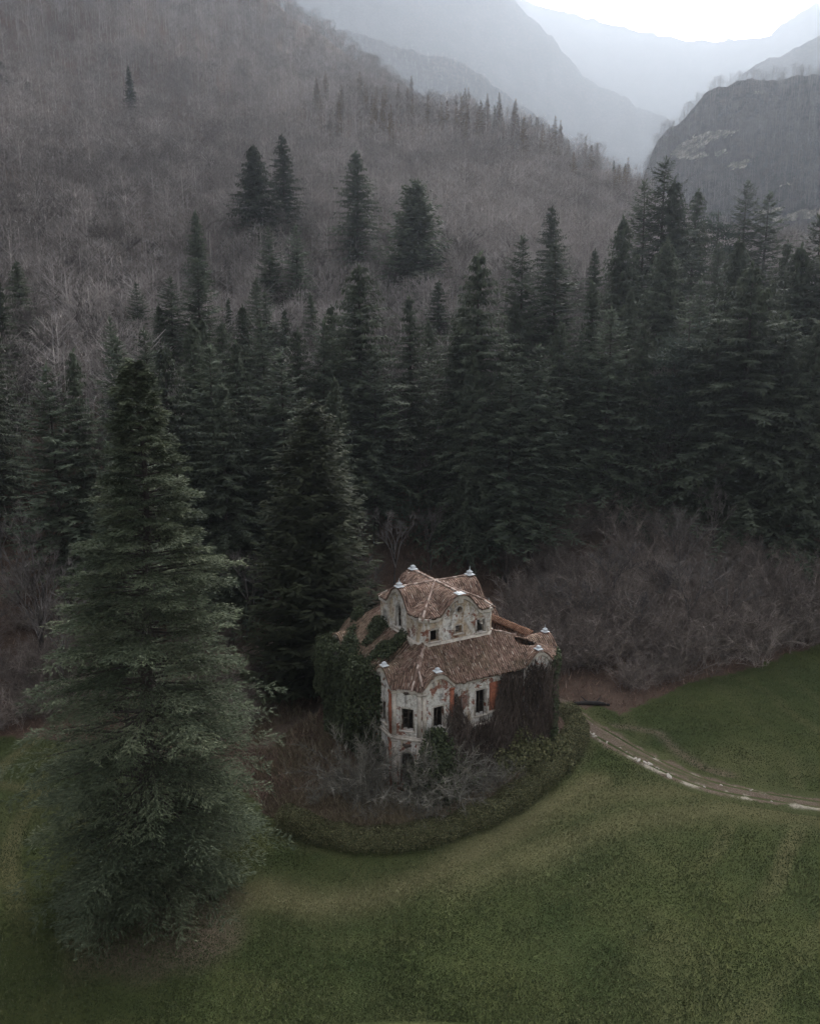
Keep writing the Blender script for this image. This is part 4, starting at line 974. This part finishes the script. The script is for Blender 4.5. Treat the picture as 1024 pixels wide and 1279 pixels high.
NAMEK = {'s': 'spruce_tree', 'l': 'spruce_tree', 'p': 'fir_tree', 'd': 'spruce_tree', 'o': 'fir_tree', 'c': 'cypress_tree', 'r': 'evergreen_tree', 'n': 'pine_tree'}
TREES = [
    (183, 83, 385, 'l', 'lone slim dark spruce standing out high on the bare hillside', .9), (55, 138, 400, 'r', None, .6), (10, 68, 430, 'r', None, .8), (32, 80, 420, 'r', None, .8), (62, 104, 410, 'r', None, .8), (118, 145, 400, 'r', None, .6),
    (82, 205, 300, 'l', None, 1), (50, 226, 290, 's', None, .7), (325, 180, 200, 'd', 'left one of two large dark spruces close together on the hillside', 1.15), (361, 167, 208, 's', 'right one of two large dark spruces close together on the hillside', 1.15),
    (447, 187, 195, 's', 'dark spruce alone on the hill between the spruce pair and a round evergreen', 1.15), (517, 226, 182, 'r', 'broad round dark evergreen in the middle of the bare hillside', .95), (250, 262, 172, 'd', 'dark spruce with a pointed top among bare trees below the spruce pair', .7),
    (340, 283, 165, 'p', 'pale green fir just below the large spruce pair', .9), (372, 280, 168, 'p', 'grey green fir just below the right spruce of the pair', .9), (663, 145, 396, 's', None, .7), (756, 200, 352, 'l', None, .6), (770, 204, 350, 'l', None, .6), (612, 130, 400, 'l', None, .7), (590, 128, 402, 'l', None, .7),
    (30, 325, 150, 's', 'dark spruce with open lower branches near the left edge', .8), (6, 350, 138, 's', None, .9), (175, 352, 150, 'p', None, .8), (213, 345, 140, 'p', None, .9), (250, 322, 135, 'p', 'large pale green fir above the top of the cedar', 1.2), (140, 395, 128, 's', None, .7), (320, 346, 150, 's', None, .9), (287, 372, 150, 'l', None, .9), (357, 386, 138, 'l', None, 1), (390, 366, 145, 's', None, .8),
    (90, 435, 100, 's', 'dark spruce partly hidden behind the left side of the cedar', .8), (122, 552, 74, 'p', 'small fir peeping out from behind the cedar', .55), (450, 328, 116, 's', 'large spruce behind and left of the gap with the terraces', 1.2), (328, 402, 110, 'p', None, 1.1), (402, 400, 112, 'p', None, .9), (517, 370, 122, 's', 'spruce with bare lower trunk behind the terraces', .9),
    (603, 313, 112, 's', 'tallest spruce directly behind the villa belvedere', 1.2), (648, 294, 126, 'p', None, .8), (684, 256, 168, 's', 'spruce top rising behind the leaning pale fir', .9), (690, 300, 128, 'p', 'pale green fir with a visible leaning trunk right of centre', 1.1), (640, 455, 96, 'p', 'smaller pale fir with drooping tiers close behind the villa', .95), (385, 500, 80, 'c', 'dense rounded cypress left of the villa', 1.3),
    (738, 350, 122, 's', None, 1), (762, 383, 97, 'p', 'ivy-clad fir right of the villa with foliage down to the ground', .9), (773, 270, 150, 'd', 'dark dense spruce in front of the tall right-hand group', .85), (800, 224, 168, 'o', None, .9), (820, 195, 172, 'o', 'highest open-crowned fir against the misty valley', 1.0), (832, 222, 168, 'd', None, .8), (857, 236, 192, 's', None, .9), (825, 298, 140, 'd', 'dark dense spruce below the highest fir', .9), (910, 298, 140, 'd', None, .9),
    (862, 388, 112, 'n', 'open pine with pale flat tufts and a bare trunk', 1), (836, 440, 106, 'n', 'shorter pine with a bare trunk left of the taller pine', 1), (920, 224, 208, 'o', 'left one of two open firs with upswept branches against the mist', 1.1), (945, 239, 204, 'o', 'right one of two open firs with upswept branches against the mist', 1.0), (885, 255, 202, 'n', None, .8),
    (940, 328, 118, 's', 'very large dark spruce at the right of the dense stand', 1.2), (902, 388, 108, 'p', None, 1.2), (980, 395, 108, 's', None, 1.0), (1008, 268, 150, 'o', 'tall fir rising at the right edge of the picture', 1.1), (995, 305, 140, 'd', None, .9), (1030, 285, 140, 's', None, 1), (700, 400, 104, 's', None, 1.0), (572, 415, 108, 's', None, .9), (468, 430, 104, 's', None, .9), (290, 425, 104, 's', None, 1.0), (235, 400, 110, 's', None, 1.0), (728, 415, 100, 's', None, .9), (640, 375, 120, 's', None, .9), (962, 415, 103, 's', None, .9), (430, 400, 125, 's', None, .9), (270, 480, 95, 's', None, 1.0), (880, 430, 103, 's', None, .9), (350, 440, 100, 's', None, 1), (575, 380, 118, 's', None, 1), (800, 400, 106, 's', None, .9), (670, 430, 100, 's', None, .9),
    (205, 430, 100, 's', None, 1), (410, 470, 96, 's', None, .9), (1060, 330, 120, 's', None, 1), (-20, 380, 120, 's', None, 1), (590, 440, 100, 's', None, .8), (170, 480, 92, 's', None, .9)] + [(a, b, c, d, None, .85 + .25 * ((a * 7) % 10) / 10) for (a, b, c, d) in ((-30, 400, 112, 's'), (55, 455, 98, 'p'), (150, 420, 108, 's'), (185, 410, 112, 'p'), (248, 395, 118, 's'), (262, 430, 104, 'p'), (278, 400, 122, 's'), (305, 380, 128, 's'), (335, 365, 136, 'p'), (372, 410, 112, 's'), (418, 380, 130, 's'), (440, 360, 140, 'p'), (535, 400, 132, 's'), (548, 350, 150, 's'), (585, 360, 138, 'p'), (660, 380, 132, 's'), (780, 360, 128, 's'), (875, 350, 130, 's'), (955, 350, 136, 's'), (1015, 400, 116, 's'), (970, 300, 160, 's'), (890, 300, 165, 's'), (790, 310, 160, 's'), (740, 310, 165, 's'), (200, 380, 140, 's'))]
DEF = {'s': ('dark spruce in the dense stand behind the villa', 'spruces in the dense stand'), 'l': ('slim dark spruce scattered among the bare trees', 'slim spruces in the wood'), 'p': ('pale green fir with feathery branches in the conifer stand', 'pale firs in the stand'), 'd': ('very dark bushy spruce in the right-hand conifer group', 'bushy dark spruces'), 'o': ('open-crowned fir beside the highest fir on the right', 'open firs on the right'), 'r': ('small rounded evergreen high on the left hillside', 'rounded evergreens on the hillside'), 'n': ('small flat-topped pine beside the two open firs', 'pines')}
rt = random.Random(8)
CONPOS = []
for i, (px, py, r, k, lab, wf) in enumerate(TREES):
    if k == 's' and lab is None and i % 3 == 1 and r < 160: k = 'p'
    if px > 430 and r < 114: r = (112 if px > 690 else 104) + (r - 95) * .35 + (i % 5)
    x, y = at(px, r); z = tz(x, y); rng_ = math.hypot(x, y)
    d = ray(px, py); zt = CAM_H + rng_ * d[2] / math.hypot(d[0], d[1]); protos, ph, mk = KIND[k]
    h = max(6, zt - z); sc = h / ph; wf = wf * 1.18; me = protos[i % len(protos)]
    far = r > 260
    lb, gp = (lab, None) if lab else DEF[k]
    if lab is None and far and k in 'sl': lb, gp = 'small dark spruce far up on the ridge of the bare hill', 'small spruces on the ridge'
    e = place_tree(NAMEK[k], me, (M['bark'], M[mk]), x, y, sc, rt.uniform(0, 6.28), lb, 'tree', gp, (sc * wf * 1.05 if sc > .8 else (sc * wf + .1)) * rt.uniform(.85, 1.15), lean=rt.uniform(-.03, .03)); CONPOS.append((x, y))
CONPOS = np.array(CONPOS)

# --- leafless deciduous wood: the nearest trees one by one, the far wood as one mass
BARE = [bare_tree_mesh(200 + i, 15, .30 + .02 * (i % 3), .22 + .05 * (i % 2), 9, .75) for i in range(5)]
rb = np.random.default_rng(91); cnt = 0; tries = 0; BP = []
cells = {}
while cnt < 290 and tries < 20000:
    tries += 1
    a = R(rb.uniform(-31, 31)); r = math.sqrt(rb.uniform(86 ** 2, 205 ** 2)); x, y = r * math.sin(a), r * math.cos(a)
    if r < np.interp(a, GA, GR[0]) + 3: continue
    if len(BP) and min((x - p) ** 2 + (y - q) ** 2 for p, q in BP) < 9: continue
    if (np.hypot(CONPOS[:, 0] - x, CONPOS[:, 1] - y) < 2.2).any(): continue
    if in_poly(np.array([x]), np.array([y]), LAWN)[0]: continue
    if a > R(-5) and r < 114 and rb.random() < .72: continue
    BP.append((x, y)); h = rb.uniform(.75, 1.25) * (.75 if r < 114 else 1)
    place_tree('bare_tree', BARE[cnt % 5], (M['barebark'], M['neartwig']), x, y, h, rb.uniform(0, 6.28), 'leafless grey deciduous tree in the wood on the slope', 'tree', 'leafless trees in the wood', h * rb.uniform(.8, 1.1)); cnt += 1

def far_protos(seed, h, larch=False, m=340):
    r = np.random.default_rng(seed); acc = Acc()
    zz = np.array([-.5, h * .35, h * .7, h * .95]); x = np.cumsum(r.normal(0, .2, 4)); pp = np.stack([x, r.normal(0, .1, 4), zz], -1); rd = np.array([.16, .13, .08, .03]); V, Q = tubes(pp[:-1], pp[1:], rd[:-1], rd[1:], 3); acc.add(V, Q, None, np.full(len(V), .75))
    n = 13; z0 = h * r.uniform(.3, .8, n); a = r.uniform(0, 6.28, n); l = h * r.uniform(.18, .34, n) * (1.25 - z0 / h * .6); b = np.stack([np.interp(z0, zz, x), z0 * 0, z0], -1); e = b + np.stack([np.cos(a) * l * .8, np.sin(a) * l * .8, l * .75], -1); V, Q = tubes(b, e, np.full(n, .06), np.full(n, .025), 3); acc.add(V, Q, None, np.full(len(V), .6))
    q = unit(r.normal(size=(m, 3)) + np.array([0, 0, .35])); rad = r.uniform(.45, 1.0, (m, 1)) ** .6; sh = np.array([.27, .27, .30]) * h * r.uniform(.85, 1.15)
    p = np.array([np.interp(h * .66, zz, x), 0, h * .66]) + q * sh * rad; d = q * .8 + r.normal(0, .45, (m, 3)) + np.array([0, 0, .22]); V, T, A = slivers(p, p + unit(d) * r.uniform(.6, 1.5, (m, 1)), np.full(m, .062), r, np.clip(r.normal(.45, .2, m), 0, 1)); acc.add(V, None, T, A)
    return acc.arrays()
def merged_wood(name, pos, protos, hmin, hmax, mat, label, seed):
    r = np.random.default_rng(seed); acc = Acc(); n = len(pos); kind = r.integers(0, len(protos), n)
    for k, (V, Q, T, A) in enumerate(protos):
        I = np.where(kind == k)[0]; m = len(I)
        if not m: continue
        s = r.uniform(hmin, hmax, m); a = r.uniform(0, 6.28, m); c, sn = np.cos(a), np.sin(a); w_ = s * r.uniform(.85, 1.2, m)
        X = (V[None, :, 0] * c[:, None] - V[None, :, 1] * sn[:, None]) * w_[:, None] + pos[I, 0:1]; Y = (V[None, :, 0] * sn[:, None] + V[None, :, 1] * c[:, None]) * w_[:, None] + pos[I, 1:2]; Z = V[None, :, 2] * s[:, None] + pos[I, 2:3]
        offs = (np.arange(m) * len(V))[:, None, None]; tone = (r.normal(0, .24, m) + .9 * fbm(pos[I, 0], pos[I, 1] * .6, 60, 77, 4) + .4 * fbm(pos[I, 0], pos[I, 1], 14, 79, 2))[:, None]
        acc.add(np.stack([X, Y, Z], -1).reshape(-1, 3), (Q[None] + offs).reshape(-1, 4), (T[None] + offs).reshape(-1, 3), np.clip(A[None] + tone, 0, 1).ravel())
    o = link(name, acc.mesh(name), mat); tag(o, label, 'wood', None, 'stuff'); return o
FP = [far_protos(300 + i, 14) for i in range(6)]; FP2 = [far_protos(310 + i, 14, False, 130) for i in range(4)]
n = 9000; a = np.radians(rb.uniform(-31, 31, n)); rr = np.sqrt(rb.uniform(120 ** 2, 730 ** 2, n)); 
n2 = 2600; a = np.r_[a, np.radians(rb.uniform(-30, 30, n2))]; rr = np.r_[rr, np.sqrt(rb.uniform(130 ** 2, 330 ** 2, n2))]
x, y = rr * np.sin(a), rr * np.cos(a); keep = (rr > np.interp(a, GA, GR[0]) + 30) & ~((a > R(19)) & (rr > 300))
x, y = x[keep], y[keep]; pos = np.stack([x, y, terrain(x, y)], -1)
merged_wood('bare_wood', pos, FP, .75, 1.25, M['twig'], 'grey leafless wood covering the hillside above the conifers', 5)
# woods on the rocky hill across the valley
X, Y, Z = HILLF; r_, c_ = X.shape; NF = 13000; ii = rb.integers(8, 116, NF); jj = rb.integers(0, c_, NF)
pos = np.stack([X[ii, jj] + rb.normal(0, 2, NF), Y[ii, jj] + rb.normal(0, 2, NF), Z[ii, jj] - .8], -1)
merged_wood('bare_wood', pos, FP2, .55, .95, M['neartwig'], 'leafless wood on the rocky hill across the misty valley', 6)
X, Y, Z = HILLC; r_, c_ = X.shape; NF = 5000; ii = rb.integers(30, 114, NF); jj = rb.integers(c_ // 3, c_, NF)
pos = np.stack([X[ii, jj] + rb.normal(0, 3, NF), Y[ii, jj] + rb.normal(0, 3, NF), Z[ii, jj] - .8], -1)
merged_wood('bare_wood', pos, [far_protos(330 + i, 14, False, 50) for i in range(3)], .8, 1.3, M['twig'], 'leafless wood on the misty ridge behind the near hillside', 7)
# larches along the near ridge
LAR = [conifer_mesh(400 + i, 20, 2.6, .2, 30, 5, 5, droop=.1, upt=.4, L=.9, W=.16, shape=.75, hang=.1, ragged=.4) for i in range(3)]
for i in range(70):
    px = rb.uniform(400, 790); r = rb.uniform(.80, 1.02) * np.interp(px, [400, 560, 700, 790], [408, 400, 380, 340]); x, y = at(px, r); s = rb.uniform(.75, 1.15)
    place_tree('larch_tree', LAR[i % 3], (M['larch'], M['larch']), x, y, s, rb.uniform(0, 6.28), 'bare tan larch with a pointed top along the ridge of the near hill', 'tree', 'larches along the ridge', s)

# --- leafless shrubs: thicket along the wood edge and round the villa
SHR = [shrub_mesh(500 + i, 4.0, 40, .45, 60) for i in range(4)]
def shrub(x, y, s, label, group, wide=1.0, mat='shrubtwig', me=None):
    o = link('bare_shrub', me or SHR[int(rb.integers(0, 4))], M[mat]); o.location = (x, y, tz(x, y)); o.scale = (s * wide, s * wide, s); o.rotation_euler = (0, 0, rb.uniform(0, 6.28)); tag(o, label, 'shrub', group); return o
SH_B = [m.copy() for m in SHR]
for m in SH_B: m.materials.clear()
def base_weeds(r, n):
    u = r.uniform(8.2, 15.6, n); z = r.beta(1, 1.8, n) * 3.4 * (.4 + vnoise(u, u * 0, 1.4, 3)); v = -.1 - r.random(n) * np.clip(2.2 - z * .6, .3, 2.2)
    return np.stack([u, v, z + .4], -1), np.stack([r.normal(0, .5, n), -np.ones(n), .7 + r.normal(0, .3, n)], -1)
ivy_thing('bramble', [world_leaves(8000, base_weeds, .20, 24, .7)], M['hedge'], 'olive green brambles heaped along the foot of the front wall of the villa', 'brambles')
def thicket_ivy(r, n):
    u = r.normal(2.6, 1.3, n); z = r.beta(1, 1.2, n) * 6.2; w_ = np.clip(1.3 - z / 5.5, .25, 1); v = -.3 - np.abs(r.normal(0, 1, n)) * 1.1 * w_; u = 2.6 + (u - 2.6) * w_
    return np.stack([u, v, z], -1), np.stack([r.normal(0, .5, n), -np.ones(n), .6 + r.normal(0, .3, n)], -1)
ivy_thing('ivy', [world_leaves(9000, thicket_ivy, .22, 23)], M['ivy'], 'dark green ivy bush climbing the near corner of the villa behind leafless shrubs', 'ivy')
big = shrub_mesh(560, 6.0, 60, .42, 90); big2 = shrub_mesh(561, 6.0, 70, .45, 90)
x, y = gpt(452, 1000, .7); shrub(x, y, 1.1, 'large pale leafless shrub in front of the ivy on the left of the villa', None, .95, mat='gardentwig', me=big)
x, y = gpt(540, 998, .7); shrub(x, y, 1.0, 'wide grey leafless shrub in front of the near corner of the villa', None, 1.05, mat='gardentwig', me=big2)
cnt_g = 0; SHG = [shrub_mesh(570 + i, 4.0, 30, .45, 44) for i in range(2)]
for (px, py, s) in ((425, 985, .7), (500, 1012, .6), (470, 1022, .45), (530, 1025, .5), (585, 995, .75), (605, 980, .8), (640, 958, .6), (560, 1005, .5), (395, 1000, .4), (622, 978, .55)):
    x, y = gpt(px, py, .7); shrub(x, y, s, 'tangled brown shrub in the garden inside the hedge bank', 'garden shrubs inside the hedge', 1.2, 'gardentwig', SHG[cnt_g % 2]); cnt_g += 1
cnt = 0
while cnt < 215:
    px = rb.uniform(640, 1060); py = rb.uniform(690, 880); x, y = gpt(px, py)
    if in_poly(np.array([x]), np.array([y]), LAWN)[0] or dist_line(np.array([x]), np.array([y]), EDGE)[0] < 1.2 or math.hypot(x, y) > 118: continue
    if dist_line(np.array([x]), np.array([y]), TRACK)[0] < 2.5 or (px < 785 and py > 838): continue
    u_ = (x - VN[0]) * math.cos(TH) + (y - VN[1]) * math.sin(TH); v_ = -(x - VN[0]) * math.sin(TH) + (y - VN[1]) * math.cos(TH)
    if -2 < u_ < 18.5 and -2 < v_ < 15: continue
    shrub(x, y, rb.uniform(.7, 1.75), 'leafless brown shrub in the thicket between the right-hand lawn and the wood', 'thicket shrubs right of the villa', 1.05); cnt += 1
cnt = 0
while cnt < 60:
    px = rb.uniform(-30, 420); py = rb.uniform(700, 925); x, y = gpt(px, py)
    if in_poly(np.array([x]), np.array([y]), LAWN)[0] or math.hypot(x, y) > 105 or (px > 315 and py > 868) or dist_line(np.array([x]), np.array([y]), GPATH)[0] < 2: continue
    u_ = (x - VN[0]) * math.cos(TH) + (y - VN[1]) * math.sin(TH); v_ = -(x - VN[0]) * math.sin(TH) + (y - VN[1]) * math.cos(TH)
    if -3 < u_ < 18 and -2 < v_ < 15: continue
    shrub(x, y, rb.uniform(.55, 1.2), 'leafless reddish brown shrub along the wood edge left of the villa', 'wood edge shrubs left of the villa', 1.05); cnt += 1
# pale bare trees in the thicket on the right
for (px, r, s) in ((885, 96, .75), (750, 92, .6), (870, 105, .8), (820, 93, .5), (700, 94, .55), (930, 98, .6), (785, 97, .7), (40, 84, .8), (15, 90, .9)):
    x, y = at(px, r); place_tree('bare_tree', BARE[int(rb.integers(0, 5))], (M['barebark'], M['neartwig']), x, y, s, rb.uniform(0, 6.28), 'leafless tree standing in the brushwood at the edge of the wood', 'tree', 'bare trees at the wood edge', s * 1.1)

# brushwood, dead leaves and bramble on the forest floor and in the garden
def undergrowth():
    r = np.random.default_rng(61); n = 70000
    a = np.radians(r.uniform(-33, 33, n)); rr = 60 + 95 * r.random(n) ** 1.2; x, y = rr * np.sin(a), rr * np.cos(a)
    inl = in_poly(x, y, LAWN); u_ = (x - VN[0]) * math.cos(TH) + (y - VN[1]) * math.sin(TH); v_ = -(x - VN[0]) * math.sin(TH) + (y - VN[1]) * math.cos(TH)
    tr = (dist_line(x, y, TRACK) < 1.6) | (dist_line(x, y, GPATH) < 1.1)
    ok = ~inl & ~((u_ > -.2) & (u_ < LU + .2) & (v_ > -.2) & (v_ < WV + .2)) & ~tr; x, y = x[ok], y[ok]; n = len(x)
    den = vnoise(x, y, 5, 3); P0 = np.stack([x, y, terrain(x, y) - .03], -1); L = r.uniform(.25, 1.0, n) * (.4 + den); D = unit(np.stack([r.normal(0, .6, n), r.normal(0, .6, n), np.ones(n)], -1))
    V, T, A = slivers(P0, P0 + D * L[:, None], r.uniform(.04, .11, n), r, np.clip(r.normal(.42, .22, n), 0, 1)); acc = Acc(); acc.add(V, None, T, A)
    tag(link('undergrowth', acc.mesh('undergrowth'), M['brush']), 'brown brushwood and dead bracken along the wood edge and in the garden', 'undergrowth', None, 'stuff')
undergrowth()
def dry_grass():
    r = np.random.default_rng(63); n = 60000; px = r.uniform(318, 700, n); py = r.uniform(862, 1048, n); D = np.array([gpt(a, b, .4) for a, b in zip(px, py)]); x, y = D[:, 0], D[:, 1]
    u_ = (x - VN[0]) * math.cos(TH) + (y - VN[1]) * math.sin(TH); v_ = -(x - VN[0]) * math.sin(TH) + (y - VN[1]) * math.cos(TH)
    ok = ~in_poly(x, y, LAWN) & ~((u_ > -.4) & (v_ > -.2)) & ((px < 440) | in_poly(x, y, GARDEN)) & (dist_line(x, y, GPATH) > .7) & (vnoise(x, y, 2.2, 8) > .3 * r.random(n)); x, y = x[ok], y[ok]; n = len(x)
    P0 = np.stack([x, y, terrain(x, y)], -1); D = np.stack([r.normal(0, .45, n), r.normal(0, .45, n), np.ones(n)], -1); h = r.uniform(.25, .9, n) * (.4 + vnoise(x, y, 3, 4))
    V, T, A = slivers(P0, P0 + D * h[:, None], r.uniform(.03, .08, n), r, np.clip(r.normal(.5, .22, n), 0, 1)); acc = Acc(); acc.add(V, None, T, A)
    tag(link('dry_grass', acc.mesh('dry_grass'), M['straw']), 'tan dead grass and scrub in the garden round the villa', 'dry grass', None, 'stuff')
dry_grass()
for (px, r, wd, hh, lab) in ((528, 133, 5.5, 1.1, 'upper grey terrace wall seen through the gap in the conifers'), (531, 128, 4.2, 1.0, 'lower grey terrace wall seen through the gap in the conifers')):
    x, y = at(px, r); a = Acc(); rq = np.random.default_rng(int(r)); zb = tz(x, y)
    for k in range(int(wd / .35)):
        for j in range(4):
            a.box(-wd / 2 + k * .35 + .01, -wd / 2 + k * .35 + .35 * rq.uniform(.85, 1), -.25 + rq.uniform(-.04, .04), .5, j * hh / 4 + .01, (j + 1) * hh / 4 - .01 + rq.uniform(-.02, .02))
    o = link('terrace_wall', a.mesh('terrace_wall'), M['stone']); o.location = (x, y, zb - .2); tag(o, lab, 'wall')
def grass():
    r = np.random.default_rng(62); n = 480000
    a = np.radians(r.uniform(-31, 31, n)); rr = 38 + 72 * r.random(n) ** 1.15; x, y = rr * np.sin(a), rr * np.cos(a)
    ok = in_poly(x, y, LAWN) & (dist_line(x, y, TRACK) > 1.0 + .5 * r.random(n)) & (dist_line(x, y, EDGE) > .4); x, y = x[ok], y[ok]; n = len(x)
    hgt = r.uniform(.05, .17, n) * (.6 + .8 * vnoise(x, y, 2.5, 4)); P0 = np.stack([x, y, terrain(x, y) - .01], -1); D = np.stack([r.normal(0, .5, n), r.normal(0, .5, n), np.ones(n)], -1)
    dry = np.zeros(n)
    for i, p in enumerate(DRY): dry = np.maximum(dry, np.exp(-((dist_line(x, y, p) + 1.6 * fbm(x, y, 9, 21, 3)) / 1.8) ** 2) * (.65 if i == 0 else .45))
    V, T, A = slivers(P0, P0 + D * hgt[:, None], r.uniform(.03, .08, n), r, np.clip(r.normal(.38, .17, n) + dry + .5 * fbm(x, y, 6, 31, 3), 0, 1)); acc = Acc(); acc.add(V, None, T, A)
    tag(link('grass', acc.mesh('grass'), M['grass']), 'short winter grass of the lawn', 'grass', None, 'stuff')
grass()

# dark fallen log beside the track
x, y = gpt(737, 881); a = Acc(); V, Q = tubes([(-1.6, 0, .15), (-.3, .1, .2), (.9, .0, .18)], [(-.3, .1, .2), (.9, 0, .18), (1.9, -.2, .12)], [.16, .22, .2], [.22, .2, .1], 8); a.add(V, Q)
V, Q = tubes([(-.3, .1, .3), (.6, 0, .3)], [(-.8, .7, .6), (1.2, .6, .7)], [.09, .08], [.03, .03], 5); a.add(V, Q)
o = link('log', a.mesh('log', True), M['log']); o.location = (x, y, tz(x, y)); tag(o, 'dark fallen log on bare earth beside the track right of the villa', 'log')

# ------------------------------------------------------------------ mist
hz = Acc(); hz.box(-6500, 6500, -2500, 6500, -6, 2300)
m = bpy.data.materials.new('mist'); m.use_nodes = True; t = m.node_tree; t.nodes.clear()
pv = t.nodes.new('ShaderNodeVolumePrincipled'); pv.inputs['Color'].default_value = (.205, .226, .256, 1); pv.inputs['Density'].default_value = .00044; pv.inputs['Anisotropy'].default_value = .6
mo = t.nodes.new('ShaderNodeOutputMaterial'); t.links.new(pv.outputs[0], mo.inputs['Volume'])
tag(link('haze', hz.mesh('haze'), m), kind='stuff')
